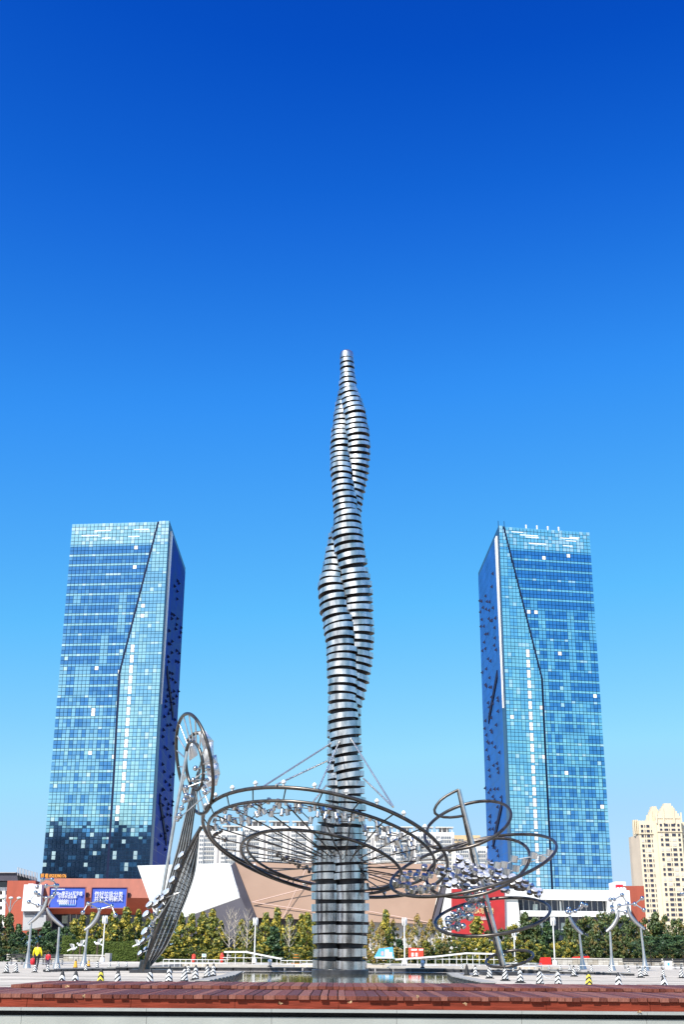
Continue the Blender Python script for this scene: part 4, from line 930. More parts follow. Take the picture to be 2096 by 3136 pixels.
lines = [(660, 722, 1345, 1005, 11, 77.2), (650, 745, 1355, 1050, 12, 78.4), (505, 805, 1255, 975, 12, 77), (520, 850, 1110, 1020, 10, 78.8), (650, 830, 1260, 925, 10, 76.6), (545, 905, 860, 1000, 6, 77.8), (905, 745, 1370, 1010, 9, 79.2), (560, 960, 800, 900, 5, 76.8),
         (620, 790, 1120, 900, 10, 78), (760, 850, 1180, 990, 9, 77.4), (600, 880, 960, 930, 7, 79), (820, 800, 1300, 960, 9, 78.8), (95, 925, 480, 860, 7, 77.6), (110, 950, 420, 1030, 7, 78.6), (180, 870, 350, 825, 4, 79), (240, 1000, 520, 960, 5, 77.3)]
for li, (u0_, v0_, u1_, v1_, n_, Yd) in enumerate(lines):
    pts_ = []
    for k in range(n_):
        f = k/(n_-1); p = z4(u0_+(u1_-u0_)*f+rd.gauss(0, 9), v0_+(v1_-v0_)*f+rd.gauss(0, 7), Yd+rd.gauss(0, .3)); pts_.append(p)
        big = li < 12 and rd.random() < .82
        inst('disc' if big else 'canister', dme if big else dme2, rs_, p, (rd.gauss(.58, .12), rd.gauss(.14, .16), 0), rd.uniform(.72, 1.1))
    for a, b in zip(pts_, pts_[1:]):
        mb = MB(); mb.tube([a, b], .028, 4); obj('link_rod', mb, TUBEL, rs_)
for (l_, Yd) in (([(1000, 790), (1060, 785), (1150, 735), (1325, 705), (1465, 682)], 76.6), ([(1080, 850), (1165, 820), (1245, 760), (1400, 735), (1500, 690)], 77.2)):
    pts_ = [z4(u, v, Yd) for u, v in l_]
    for p in pts_[:-1] if Yd > 77 else pts_: inst('canister', dme2, rs_, p+Vector((0, 0, .05)), (.1, .15, 0), 1.25)
    mb = MB(); mb.tube(pts_, .035, 5); obj('link_rod', mb, TUBEL, rs_)
mb = MB(); mb.tube([z4(1340, 1030), z4(1385, 1085)], .03, 5); obj('link_rod', mb, TUBEL, rs_)
balls = [(320, 115, 45), (405, 140, 45), (510, 255, 48), (600, 205, 55), (720, 255, 40), (590, 350, 68), (700, 370, 40), (800, 330, 42), (640, 545, 58), (560, 540, 60), (770, 490, 40), (830, 500, 38), (600, 705, 62), (410, 590, 42), (300, 660, 42), (215, 770, 62), (290, 745, 34), (210, 840, 44), (235, 910, 46), (140, 950, 44), (380, 740, 52), (370, 690, 42), (480, 700, 44), (480, 640, 40), (380, 850, 48), (480, 880, 44), (380, 930, 42), (300, 900, 38), (850, 260, 40), (480, 160, 36)]
sme = MB(); sme.sphere((0, 0, 0), 1, nu=16, nv=10); sme = sme.mesh('ball', BALL)
prev = None
for k, (u, v, r_) in enumerate(balls):
    Yd = 76.8+(k*37 % 11)*.13; p = P(1340+u/6.03, 2690+v/6.03, Yd); inst('ball', sme, rs_, p, None, r_/6.03/FPX*76*1.25)
    if prev is not None and (p-prev).length < 2: mb = MB(); mb.tube([prev, p], .035, 5); obj('link_rod', mb, TUBEL, rs_)
    prev = p

# ------------------------------------------------------------------ left sculpture: leaning harp with a wheel on top
def zl_(u, v, Y=78.0): return P(400+u/2.897, 2150+v/2.897, Y)
hs_ = thing('harp_sculpture', 'leaning steel harp of cables and tubes with a spoked wheel on top', 'sculpture', (zl_(120, 2380).x, 78, 0))
L1c = ((-9.29, 78, 12.431), 3.16, (3.644, 1.698, 1)); L2c = ((-9.258, 78, 12.309), 1.507, (4.46, 2.218, 1))
mb = MB(); mb.tube(ring_pts(*L1c), .11, 8, closed=True); obj('wheel_rim', mb, TUBE, hs_)
mb = MB(); mb.tube(ring_pts(*L2c, N=48), .11, 8, closed=True); obj('inner_rim', mb, TUBE, hs_)
for k in range(18):
    q = 2*math.pi*k/18; mb = MB(); mb.tube([ringp(*L1c, q), ringp(*L2c, q)], .05, 5); obj('spoke', mb, TUBEL, hs_)
def curve(pts, n=18):   # smooth through control points
    out = []; m_ = len(pts)
    for i in range(m_-1):
        p0, p1, p2, p3 = pts[max(0, i-1)], pts[i], pts[i+1], pts[min(m_-1, i+2)]
        for k in range(n//(m_-1)+1):
            t_ = k/(n//(m_-1)+1)
            out.append(.5*((2*p1)+(p2-p0)*t_+(2*p0-5*p1+4*p2-p3)*t_*t_+(3*p1-p0-3*p2+p3)*t_**3))
    out.append(pts[-1]); return out
for (l_, r_) in (([(500, 440), (440, 760), (372, 1150), (290, 1650), (262, 1780)], .1), ([(478, 640), (420, 900), (352, 1300), (275, 1700), (150, 2200), (112, 2380)], .07)):
    mb = MB(); mb.tube(curve([zl_(u, v, 78.3) for u, v in l_]), r_, 8); obj('frame_tube', mb, TUBEL, hs_)
mb = MB(); mb.tube(curve([zl_(u, v, 77.4) for u, v in [(628, 1108), (560, 1220), (470, 1390), (390, 1600), (310, 1830), (215, 2060), (140, 2270), (112, 2390)]], 28), .12, 10); obj('main_tube', mb, TUBE, hs_)
for k in range(15):       # harp strings
    f = k/14; mb = MB(); mb.tube([zl_(545+85*f, 760-250*f, 78.6+.5*f), zl_(415+110*f, 1300-20*f, 78.5+.3*f), zl_(285+50*f, 1760+40*f, 78.1)], .035, 5); obj('string', mb, TUBEL if k % 3 == 0 else TUBE, hs_)
nc = 13; fan = []
for k in range(nc):       # fan of cables making the curved web on the right
    f = k/(nc-1)
    l_ = [(610-8*f, 1140+60*f), (470+100*f, 1400+90*f), (385+125*f, 1620+70*f), (300+140*f, 1850+20*f), (215+155*f, 2060-10*f), (150+135*f, 2240-30*f), (114+25*f, 2385-10*f)]
    cv = curve([zl_(u, v, 77.6+1.6*f+.4*math.sin(f*3)) for u, v in l_], 24); fan.append(cv)
    mb = MB(); mb.tube(cv, .038 if k < nc-1 else .06, 5); obj('web_cable', mb, TUBEL if k % 3 == 0 else TUBE, hs_)
for j in range(2, 28):     # cross bars of the web
    i0 = min(j, len(fan[0])-2); mb = MB(); mb.tube([fan[k][i0] for k in range(nc)], .025, 4); obj('cross_bar', mb, TUBEL if j % 4 == 0 else TUBE, hs_)
# curved white shells on the wheel
SHELL = mat('shell_steel', (.82, .82, .82), .4, .35, var=.06, scale=2)
def shell(ctrl, Y0, nm='shell'):
    rows = []
    for i in range(9):
        row = []
        for j in range(9):
            s, t_ = i/8, j/8
            a = [ctrl[0][k]*(1-s)+ctrl[1][k]*s for k in (0, 1)]; b = [ctrl[3][k]*(1-s)+ctrl[2][k]*s for k in (0, 1)]
            u, v = a[0]*(1-t_)+b[0]*t_, a[1]*(1-t_)+b[1]*t_
            row.append(zl_(u, v, Y0-1.0*math.sin(math.pi*t_)*math.sin(math.pi*s)+.8*t_))
        rows.append(row)
    mb = MB(); mb.grid(rows); mb.grid([[p+Vector((.03, .06, 0)) for p in r_] for r_ in rows[::-1]]); obj(nm, mb, SHELL, hs_)
shell([(595, 265), (660, 255), (735, 350), (640, 400)], 78.6); shell([(640, 395), (728, 345), (738, 560), (650, 560)], 78.4); shell([(660, 560), (775, 540), (790, 640), (690, 680)], 78.3); shell([(720, 480), (758, 465), (772, 560), (735, 575)], 78.9); shell([(690, 660), (785, 640), (760, 740), (640, 760)], 78.5)
shell([(505, 360), (570, 300), (590, 470), (520, 520)], 79)
for l_ in ([(500, 350), (560, 285), (640, 270)],): mb = MB(); mb.tube(curve([zl_(u, v, 78.9) for u, v in l_]), .12, 6); obj('arch_tube', mb, TUBE, hs_)
bl_ = [(575, 588, 24), (690, 588, 22), (555, 690, 22), (640, 690, 28), (680, 690, 18), (490, 760, 24), (495, 830, 26), (532, 845, 28), (478, 872, 26), (452, 940, 24), (432, 1012, 28), (415, 1045, 18), (720, 780, 20), (660, 800, 24), (655, 750, 22)]
prev = None
for k, (u, v, r_) in enumerate(bl_):
    p = zl_(u, v, 77.2+.1*(k % 4)); inst('ball', sme, hs_, p, None, r_/2.897/FPX*77)
    if prev is not None and (p-prev).length < 3.2: mb = MB(); mb.tube([prev, p], .04, 5); obj('link_rod', mb, TUBEL, hs_)
    prev = p
for (u, v, s, rx, ry) in [(170, 1800, 1.9, .9, -.3), (140, 1885, 1.9, 1.1, -.5), (225, 1790, 2.2, 1.0, -.2), (130, 2040, 2.0, 1.1, -.8), (112, 2120, 1.5, .3, -.3), (85, 2230, 1.3, 1.0, -.7), (455, 1360, 1.8, 1.0, -.9), (420, 1470, 1.8, 1.0, -.9), (375, 1580, 1.9, 1.0, -.9), (325, 1690, 1.9, 1, -.8), (280, 1745, 1.6, 1, -.8), (240, 1730, 1.3, .5, -.3), (75, 2150, .9, 1, 0)]:
    inst('disc', dme, hs_, zl_(u, v, 77.0), (.35+rx*.2, -.7+ry*.2, 0), s*.6)
rd = random.Random(9)
for k in range(26):
    f = rd.random(); u = 300-215*f+rd.gauss(0, 22); v = 1690+560*f+rd.gauss(0, 18); q_ = zl_(u, v, 77.1+rd.random()*.8)
    inst('ball' if k % 3 else 'disc', sme if k % 3 else dme, hs_, q_, (.6, -.8, 0), (.11 if k % 3 else .8)*rd.uniform(.7, 1.2))
    if k % 2: mb = MB(); mb.tube([q_, zl_(u+rd.gauss(35, 20), v+rd.gauss(10, 30), 77.5)], .03, 4); obj('link_rod', mb, TUBE, hs_)
for l_ in ([(250, 1735), (170, 1800), (225, 1850)], [(140, 1885), (200, 1960), (280, 1850)], [(130, 2040), (200, 1930)], [(112, 2120), (175, 2080)], [(85, 2230), (150, 2200)], [(300, 1740), (430, 1690)], [(240, 1920), (390, 1690)]):
    mb = MB(); mb.tube([zl_(u, v, 77.3) for u, v in l_], .045, 5); obj('link_rod', mb, TUBEL, hs_)
mb = MB(); p = zl_(115, 2385, 78); mb.box((p.x-.75, 77.3, -.02), (p.x+1.6, 79.2, .2)); obj('base_block', mb, STONE_D, hs_)
mb = MB(); mb.tube([zl_(130, 2290), zl_(112, 2440)], [.3, .42], 10); obj('foot', mb, TUBE, hs_)

# ------------------------------------------------------------------ molecule figures on striding legs
def zm(u, v, ox, oy, Y): return P(ox+u/4.612, oy+v/4.612, Y)
GREYM = mat('satin_steel', (.5, .49, .48), .38, .75, var=.15, scale=1.2)
def molecule(label, ox, oy, Y, nodes, edges, posts, blades, group='molecule figures on striding legs'):
    b = zm(*posts[0][1], ox, oy, Y); t = thing('molecule_figure', label, 'sculpture', (b.x, Y, 0), group)
    rs = .34 if Y < 100 else .32
    pts = [zm(u, v, ox, oy, Y-.4*((k*5) % 4-1.5)) for k, (u, v) in enumerate(nodes)]
    for p in pts: inst('ball', sme, t, p, None, .165*Y/97)
    for a, b in edges:
        mb = MB(); q = [pts[i] if isinstance(i, int) else zm(*i, ox, oy, Y) for i in (a, b)]; mb.tube(q, .05*Y/97, 7); obj('rod', mb, GREYM, t)
    for (a, b) in posts:
        A, B = zm(*a, ox, oy, Y), zm(*b, ox, oy, Y); B.z = 0; mb = MB(); mb.tube([B, B.lerp(A, .18), B.lerp(A, .4), A], [.3*Y/97, .17*Y/97, .1*Y/97, .075*Y/97], 12); obj('post', mb, GREYM, t)
    for l_ in blades:
        c = curve([zm(u, v, ox, oy, Y) for u, v in l_], 10); mb = MB(); m_ = len(c); rows = []
        for k, p in enumerate(c):
            d = (c[min(k+1, m_-1)]-c[max(k-1, 0)]).normalized(); sd = Vector((0, 1, 0)).cross(d).normalized(); wv = (.05+.11*math.sin(math.pi*min(1, .15+.72*k/(m_-1))))*Y/97
            rows.append([p-sd*wv, p+Vector((0, -.06, 0)), p+sd*wv, p+Vector((0, .06, 0))])
        mb.grid(rows, 0, True, cu=True); mb.face(rows[0]); mb.face(rows[-1][::-1]); obj('blade', mb, GREYM, t)
    return t
molecule('molecule figure with a broken ring of balls on two striding legs at far left', 60, 2660, 96,
         [(375, 415), (265, 375), (225, 340), (128, 472), (252, 525), (490, 355), (460, 395), (500, 240), (530, 240), (370, 245), (455, 155), (325, 155), (245, 262)],
         [(11, 12), (11, 10), (10, 8), (9, 7), (8, 5), (5, 0), (0, 1), (1, 2), (2, 3), (3, 4), (4, (345, 530)), (6, (400, 520)), (6, 0), (7, 8)],
         [((160, 770), (100, 1400)), ((557, 825), (520, 1385))], [[(120, 785), (230, 690), (330, 570), (378, 440)], [(612, 825), (490, 720), (420, 640), (380, 555)]])
molecule('molecule figure with a diamond of balls on one leg by the right billboard', 60, 2660, 112,
         [(1125, 575), (965, 495), (890, 620), (1145, 452), (1300, 528), (1350, 660)], [(0, 1), (1, 2), (1, 3), (3, 4), (0, 4), (4, 5)],
         [((958, 860), (900, 1375))], [[(915, 870), (1010, 800), (1085, 700), (1125, 600)]])
molecule('small molecule figure with a bent chain of balls on one leg below the white hall', 1700, 2700, 112,
         [(200, 385), (180, 430), (215, 440), (292, 418), (372, 355), (388, 315), (443, 335)], [(2, 3), (3, 4), (4, 6), (0, 2), (1, 2), (4, 5)],
         [((353, 738), (405, 1240))], [[(395, 745), (310, 660), (240, 560), (210, 480)]])
molecule('molecule figure with a six ball ring on two striding legs at right', 1700, 2700, 105,
         [(955, 190), (840, 255), (790, 255), (915, 340), (1030, 310), (1135, 315), (1240, 235), (1265, 400), (1005, 435), (810, 360), (825, 420)],
         [(0, 1), (1, 2), (2, 3), (0, 4), (3, 5), (5, 6), (5, 7), (8, (900, 410)), (3, (880, 400)), (9, 10), (1, 9)],
         [((785, 705), (815, 1255)), ((1220, 655), (1290, 1275))], [[(735, 705), (820, 630), (880, 530), (905, 420)], [(1275, 675), (1160, 580), (1070, 470), (1030, 345)]])
molecule('molecule figure cut by the right picture edge with one ball showing', 1700, 2700, 100,
         [(1805, 175), (1900, 120), (1960, 240)], [(0, 1), (0, 2)], [((1990, 690), (2030, 1290))], [[(2030, 700), (1960, 560), (1920, 420), (1900, 120)]])

# ------------------------------------------------------------------ street lamps
def lamp(px, pyt, pyb, Y, label):
    a, b = P(px, pyt, Y), P(px, pyb, Y); H = a.z; t = thing('street_lamp', label, 'street lamp', (a.x, Y, 0), 'white street lamps')
    mb = MB(); mb.tube([(a.x, Y, 0), (a.x, Y, H*.82)], [.09, .07], 8); obj('pole', mb, WHITE, t)
    mb = MB(); mb.lathe([(.3, 0), (.3, .35), (.16, .5)], (a.x, Y, 0), 10); obj('base', mb, WHITE, t)
    for k in range(5):
        q = k*2*math.pi/5; mb = MB(); c = Vector((a.x+.24*math.cos(q), Y+.24*math.sin(q), H*.8))
        mb.lathe([(.04, 0), (.1, .2), (.11, .7), (.06, H*.17)], c, 8); obj('lamp_shade', mb, WHITE, t)
    return t
lamp(322, 2800, 2880, 158, 'white street lamp between the two blue billboards and the hedge')
lamp(783, 2806, 2910, 162, 'white street lamp in front of the slate wing')
lamp(1239, 2806, 2905, 162, 'white street lamp in front of the brown facade right of the column')
lamp(1694, 2805, 2870, 160, 'white street lamp beside the disc swarm below the white hall')
lamp(1575, 2845, 2905, 166, 'white street lamp half hidden by shrubs below the hall front')
p = P(33, 2748, 190); t = thing('street_lamp', 'double armed grey street lamp at the far left above the trees', 'street lamp', (p.x, 190, 0))
mb = MB(); mb.tube([(p.x, 190, 0), (p.x, 190, p.z-.3)], [.14, .09], 8); obj('pole', mb, GREYM, t)
for s in (-1, 0, 1):
    mb = MB(); mb.tube(curve([Vector((p.x, 190, p.z-2.2)), Vector((p.x+s*.5, 190, p.z-.9)), Vector((p.x+s*1.15, 190, p.z-.25))], 8), .05, 5); obj('arm', mb, GREYM, t)
    mb = MB(); mb.sphere((p.x+s*1.2, 190, p.z-.1), .28, nu=8, nv=5, sc_=(1.3, 1, .7)); obj('lamp_head', mb, WHITE, t)

# ------------------------------------------------------------------ footbridge railings
def railing(label, tops, Y, posts, zb):
    a = P(*tops[0], Y); t = thing('bridge_railing', label, 'railing', (a.x, Y, 0), 'white railings of the curved footbridge')
    tp_ = [P(u, v, Y) for u, v in tops]
    mb = MB(); mb.prism([q+Vector((0, 0, .07)) for q in tp_]+[q-Vector((0, 0, .05)) for q in tp_[::-1]], (0, .35, 0)); obj('handrail', mb, WHITE, t)
    x0, x1 = tp_[0].x, tp_[-1].x; x0, x1 = min(x0, x1), max(x0, x1)
    for px in posts:
        h = lerp(sorted((q.x, q.z) for q in tp_), P(px, 2940, Y).x); x = P(px, 2940, Y).x
        mb = MB(); mb.tube([(x, Y+.15, 0), (x, Y+.15, h-.06)], .028, 6); obj('baluster', mb, WHITE, t)
    mb = MB(); mb.tube([(x0-.1, Y+.15, zb+.38), (x1+.1, Y+.15, zb+.38)], .025, 6); obj('lower_rail', mb, WHITE, t)
    mb = MB(); mb.box((x0-.5, Y-.1, 0), (x1+1, Y+1.5, zb-.12)); obj('bridge_slab', mb, CONCR, t)
railing('white sloping bridge railing left of the column', [(686, 2915.5), (752, 2915.5), (862, 2937)], 104, [695, 720, 746, 773, 800, 828, 848], .4)
railing('white sloping bridge railing right of the column below the loops', [(1212, 2939), (1335, 2930), (1430, 2919.5), (1545, 2922.5)], 104, [1232, 1248, 1280, 1307, 1335, 1357, 1378, 1400, 1415, 1432, 1450, 1470, 1490, 1515, 1540], .4)
def fence(label, px0, px1, py, Y, n):
    a, b = P(px0, py, Y), P(px1, py, Y); z1 = (a.z+b.z)/2; t = thing('low_railing', label, 'railing', ((a.x+b.x)/2, Y, 0), 'low white rails behind the pool')
    for zz in (z1, z1*.5): mb = MB(); mb.tube([(a.x, Y, zz), (b.x, Y, zz)], .028, 5); obj('rail', mb, WHITE, t)
    for k in range(n): x = a.x+(b.x-a.x)*k/(n-1); mb = MB(); mb.tube([(x, Y, 0), (x, Y, z1)], .026, 5); obj('baluster', mb, WHITE, t)
fence('low white rail among the shrubs left of the footbridge', 500, 690, 2939, 108, 12)
fence('low white rail between the footbridge and the column', 860, 960, 2942, 108, 6)
fence('low white rail right of the leaning posts', 1545, 1660, 2950, 108, 7)

# ------------------------------------------------------------------ parked cars behind the bridge
def car(px, Y, c, label):
    Z0 = -1.3; x = P(px, 2940, Y).x; t = thing('parked_car', label, 'car', (x, Y, Z0), 'cars parked behind the footbridge'); paint = mat('car_paint_'+label.split()[0], c, .25, .2, var=.05, spec=.6)
    mb = MB(); pr = [(-2.2, .3), (2.2, .3), (2.25, .75), (1.6, .92), (-1.6, .95), (-2.2, .8)]; mb.prism([(x+a, Y-.85, z+Z0) for a, z in pr], (0, 1.7, 0))
    pr = [(-1.65, .94), (1.55, .94), (.75, 1.45), (-.8, 1.48)]; mb.prism([(x+a*.98, Y-.72, z+Z0) for a, z in pr], (0, 1.44, 0)); obj('body', mb, paint, t)
    for pr in ([(-1.35, .98), (-.1, .98), (-.1, 1.4), (-.75, 1.41)], [(.02, .98), (1.2, .98), (.62, 1.38), (.02, 1.4)]):
        mb = MB(); mb.prism([(x+a, Y-.74, z+Z0) for a, z in pr], (0, .03, 0)); obj('window', mb, DGLASS, t)
    for a in (-1.35, 1.35):
        for sy in (-.86, .66):
            mb = MB(); mb.tube([(x+a, Y+sy, .32+Z0), (x+a, Y+sy+.2, .32+Z0)], .32, 12); w_ = obj('wheel', mb, BLACK, t)
            mb = MB(); mb.tube([(x+a, Y+sy-.01, .32+Z0), (x+a, Y+sy+.1, .32+Z0)], .18, 10); obj('rim', mb, TUBEL, w_)
car(806, 126, (.7, .72, .74), 'silver parked car behind the left bridge railing'); car(1000+225, 126, (.12, .15, .18), 'dark parked car at the start of the right bridge railing')
car(1318, 126, (.78, .78, .78), 'white parked car behind the middle of the right bridge railing'); car(1395, 127, (.6, .6, .62), 'grey parked car behind the right end of the bridge railing')

# ------------------------------------------------------------------ boards, displays, benches, bins
def board(label, pts, Y, m_, blobs=(), cat='sign board', legs=True):
    a = P(*pts[0], Y); b = P(*pts[2], Y); t = thing('display_board', label, cat, ((a.x+b.x)/2, Y, 0))
    obj('panel', quad(pts, Y, (0, .25, 0)), m_, t)
    for (x0, y0, x1, y1, mm) in blobs: obj('print', quad([(x0, y0), (x1, y0), (x1, y1), (x0, y1)], Y-.03, (0, .02, 0)), mm, t)
    if legs:
        zb = min(P(*q, Y).z for q in pts)
        for f in (.15, .85): x = a.x+(b.x-a.x)*f; mb = MB(); mb.tube([(x, Y+.12, 0), (x, Y+.12, zb+.1)], .05, 5); obj('leg', mb, GREYM, t)
SKYB = mat('board_blue', (.1, .45, .75), .5, var=.15, scale=1); PINK = mat('print_pink', (.7, .4, .38), .6, var=.2)
board('blue and white display board right of the column under the straw trees', [(1146, 2932), (1162, 2905), (1204, 2900), (1208, 2936)], 160, SKYB, [(1168, 2914, 1176, 2926, PINK), (1180, 2908, 1192, 2930, WHITE), (1194, 2916, 1202, 2932, WHITE), (1150, 2930, 1206, 2935, WHITE)])
board('red display board with white patches below the brown facade', [(1252, 2902), (1298, 2904), (1298, 2932), (1252, 2932)], 160, mat('board_red', (.65, .06, .03), .5, var=.1), [(1260, 2906, 1278, 2911, WHITE), (1284, 2906, 1297, 2911, WHITE), (1261, 2918, 1268, 2929, WHITE), (1273, 2918, 1280, 2929, WHITE)])
board('small white and blue notice on a post left of the footbridge', [(618, 2921), (631, 2921), (631, 2931), (618, 2931)], 143, WHITE, [(621, 2923, 628, 2926, SKYB)])
for px, py, lb in ((593, 2930, 'red and white festive figure among the shrubs below the white wing'), (680, 2926, 'red festive figure at the left end of the footbridge')):
    c = P(px, py, 158); t = thing('festive_figure', lb, 'figure', (c.x, 158, 0), 'red festive figures among the shrubs'); rdm = mat('lantern_red', (.65, .05, .03), .5, var=.15)
    mb = MB(); mb.lathe([(.15, 0), (.24, .4), (.22, .9), (.14, c.z-.1)], (c.x, 158, 0), 12); obj('body', mb, rdm, t)
    mb = MB(); mb.sphere((c.x, 158, c.z+.0), .17, nu=12, nv=7); obj('head', mb, WHITE, t)
    mb = MB(); mb.lathe([(.19, c.z+.1), (.14, c.z+.22), (.03, c.z+.35)], (c.x, 158, 0), 10); obj('cap', mb, rdm, t)
mb = quad([(1662, 2932), (1688, 2932), (1691, 2955), (1657, 2955)], 156, (0, 1.4, 0)); o = obj('red_box', mb, mat('box_red', (.72, .02, .015), .45, var=.06)); tag(o, 'bright red tapered box at the left end of the right planter wall', 'box')
mb = quad([(1762, 2930), (1806, 2928), (1808, 2934), (1757, 2934)], 165, (0, 1.2, 0)); o = obj('red_canopy', mb, MT['box_red']); tag(o, 'low red canopy edge behind the right planter wall', 'canopy')
def bench(label, px0, px1, pyb, Y):
    a, b = P(px0, pyb, Y), P(px1, pyb, Y); t = thing('bench', label, 'bench', ((a.x+b.x)/2, Y, 0), 'dark benches along the plaza'); n = 3
    for k in range(3): mb = MB(); mb.box((a.x, Y+k*.17, .42), (b.x, Y+k*.17+.14, .47)); obj('seat_slat', mb, BLACK, t)
    for k in range(2): mb = MB(); mb.box((a.x, Y+.55, .58+k*.2), (b.x, Y+.59, .72+k*.2)); obj('back_slat', mb, BLACK, t)
    for k in range(4): x = a.x+(b.x-a.x)*(k+.1)/3.2; mb = MB(); mb.box((x, Y, 0), (x+.08, Y+.6, .415)); obj('leg', mb, GREYM, t)
bench('long dark bench in front of the left planter wall behind the striding legs', 26, 130, 2946, 118)
bench('dark bench between the two people and the striped cones', 132, 188, 2946, 118)
bench('long dark bench in front of the right planter wall', 1914, 2034, 2962, 118)
bench('dark bench at the right picture edge', 2070, 2130, 2965, 116)
p = P(2048, 2955, 119); t = thing('litter_bin', 'white litter bin with a black lid by the right bench', 'bin', (p.x, 119, 0))
mb = MB(); mb.box((p.x-.3, 118.8, 0), (p.x+.3, 119.3, .75)); obj('bin_body', mb, WHITE, t)
mb = MB(); mb.box((p.x-.34, 118.75, .752), (p.x+.34, 119.35, .93)); obj('lid', mb, BLACK, t)
mb = MB(); mb.box((p.x-.1, 118.77, .32), (p.x+.08, 118.798, .55)); obj('label_plate', mb, SKYB, t)

# ------------------------------------------------------------------ striped cones
def stripe_mat(name, light, sgn):
    m = bpy.data.materials.new(name); m.use_nodes = True; t = m.node_tree; b = t.nodes['Principled BSDF']; b.inputs['Roughness'].default_value = .5
    tc = t.nodes.new('ShaderNodeTexCoord'); sp = t.nodes.new('ShaderNodeSeparateXYZ'); t.links.new(tc.outputs['Object'], sp.inputs[0])
    def mth(op, a, bb=None):
        n = t.nodes.new('ShaderNodeMath'); n.operation = op
        for i, x in enumerate((a, bb)):
            if x is None: continue
            if isinstance(x, (int, float)): n.inputs[i].default_value = x
            else: t.links.new(x, n.inputs[i])
        return n.outputs[0]
    sl_ = mth('ABSOLUTE', sp.outputs[0]) if sgn == 0 else mth('MULTIPLY', sp.outputs[0], sgn)
    v = mth('ADD', mth('MULTIPLY', sp.outputs[2], 5.6), mth('MULTIPLY', sl_, 5.2)); fr = mth('FRACT', v); st = mth('GREATER_THAN', fr, .54)
    n = t.nodes.new('ShaderNodeTexNoise'); n.inputs['Scale'].default_value = 14; t.links.new(tc.outputs['Object'], n.inputs['Vector'])
    dirt = mth('ADD', mth('MULTIPLY', n.outputs['Fac'], .35), .8)
    mx = t.nodes.new('ShaderNodeMix'); mx.data_type = 'RGBA'; mx.inputs[6].default_value = (*light, 1); mx.inputs[7].default_value = (.012, .012, .014, 1); t.links.new(st, mx.inputs[0])
    m2 = t.nodes.new('ShaderNodeMix'); m2.data_type = 'RGBA'; m2.blend_type = 'MULTIPLY'; m2.inputs[0].default_value = 1; t.links.new(mx.outputs[2], m2.inputs[6]); t.links.new(dirt, m2.inputs[7]); t.links.new(m2.outputs[2], b.inputs['Base Color'])
    return m
SW = [stripe_mat('cone_chevron', (.74, .74, .72), 0), stripe_mat('cone_slant_left', (.74, .74, .72), 1), stripe_mat('cone_slant_right', (.74, .74, .72), -1)]
SY = stripe_mat('cone_yellow_chevron', (.75, .62, .06), 0); YEL = mat('cone_amber', (.7, .36, .03), .5, var=.2, scale=9)
def cone_proto(mats_, bodym):
    mb = MB(); mb.box((-.24, -.24, 0), (.24, .24, .05)); mb.lathe([(.19, .05), (.185, .12)], (0, 0, 0), 14, smooth=False); base = mb.mesh('cone_base', BLACK)
    mb = MB(); mb.lathe([(.175, .121), (.085, .6), (.08, .605)], (0, 0, 0), 16, smooth=False); body = mb.mesh('cone_body', bodym)
    mb = MB(); mb.lathe([(.082, .606), (.06, .66), (.055, .7), (.035, .72), (.03, .75)], (0, 0, 0), 12); cap = mb.mesh('cone_cap', BLACK)
    return base, body, cap
protos = [cone_proto(None, m_) for m_ in SW]; protoY = cone_proto(None, SY); protoA = cone_proto(None, YEL); protoB = cone_proto(None, BLACK)
def cone(px, pyt, pyb, kind, label, rz=0.0):
    if pyb: g = G(px, pyb); h = P(px, pyt, g.y).z
    else:
        h = .64; d = ray(px, pyt); g = CAM+d*((h-CAMZ)/d.z)
    if g.y > 150 or g.y < 30: g = P(px, 2960, 95)
    t = thing('striped_cone' if kind < 3 else {3: 'striped_cone', 4: 'traffic_cone', 5: 'traffic_cone'}[kind], label, 'traffic cone', (g.x, g.y, 0), 'cones round the sculpture pool')
    s = max(.62, min(1.25, h/.75)); t.scale = (s, s, s); t.rotation_euler = (0, 0, rz)
    for nm, me in zip(('cone_base', 'cone_body', 'cone_cap'), {3: protoY, 4: protoA, 5: protoB}.get(kind) or protos[kind]):
        o = bpy.data.objects.new(nm, me); col.objects.link(o); o.parent = t
    return g
X1 = lambda u: u/3.0156; X2 = lambda u: 400+u/3.0156; X4 = lambda u: 1200+u/3.0156; X5 = lambda u: 1576+u/3.0156; YY = lambda v: 2560+v/3.0156
ords = ['leftmost', 'second', 'third', 'fourth', 'fifth', 'sixth', 'seventh', 'eighth', 'ninth', 'tenth', 'eleventh', 'twelfth', 'thirteenth', 'fourteenth']
def row(lst, desc):
    lst = sorted(lst); out = []
    for i, (px, t_, b_, k) in enumerate(lst):
        d_ = {0: 'chevron striped cone', 1: 'slant striped cone', 2: 'slant striped cone', 3: 'yellow chevron cone', 4: 'plain amber cone', 5: 'all black cone'}[k]
        out.append(cone(px, t_, b_, k, d_+', '+ords[i]+(' of' if i == 0 else ' from left of')+' '+desc))
    return out
FL = row([(X1(55), YY(1165), YY(1268), 1), (X1(143), YY(1170), YY(1265), 2), (X1(318), YY(1175), YY(1262), 0), (X1(436), YY(1172), YY(1258), 0), (X1(532), YY(1168), YY(1242), 2)], 'the taped line left of the pool')
row([(X1(693), YY(1138), YY(1228), 4), (X1(790), YY(1168), YY(1250), 1), (X1(815), YY(1138), YY(1212), 4), (X1(895), YY(1150), YY(1224), 0), (X1(1008), YY(1150), YY(1218), 0), (X1(1088), YY(1150), YY(1215), 1), (X1(1165), YY(1153), YY(1214), 1)], 'the far row left of the harp')
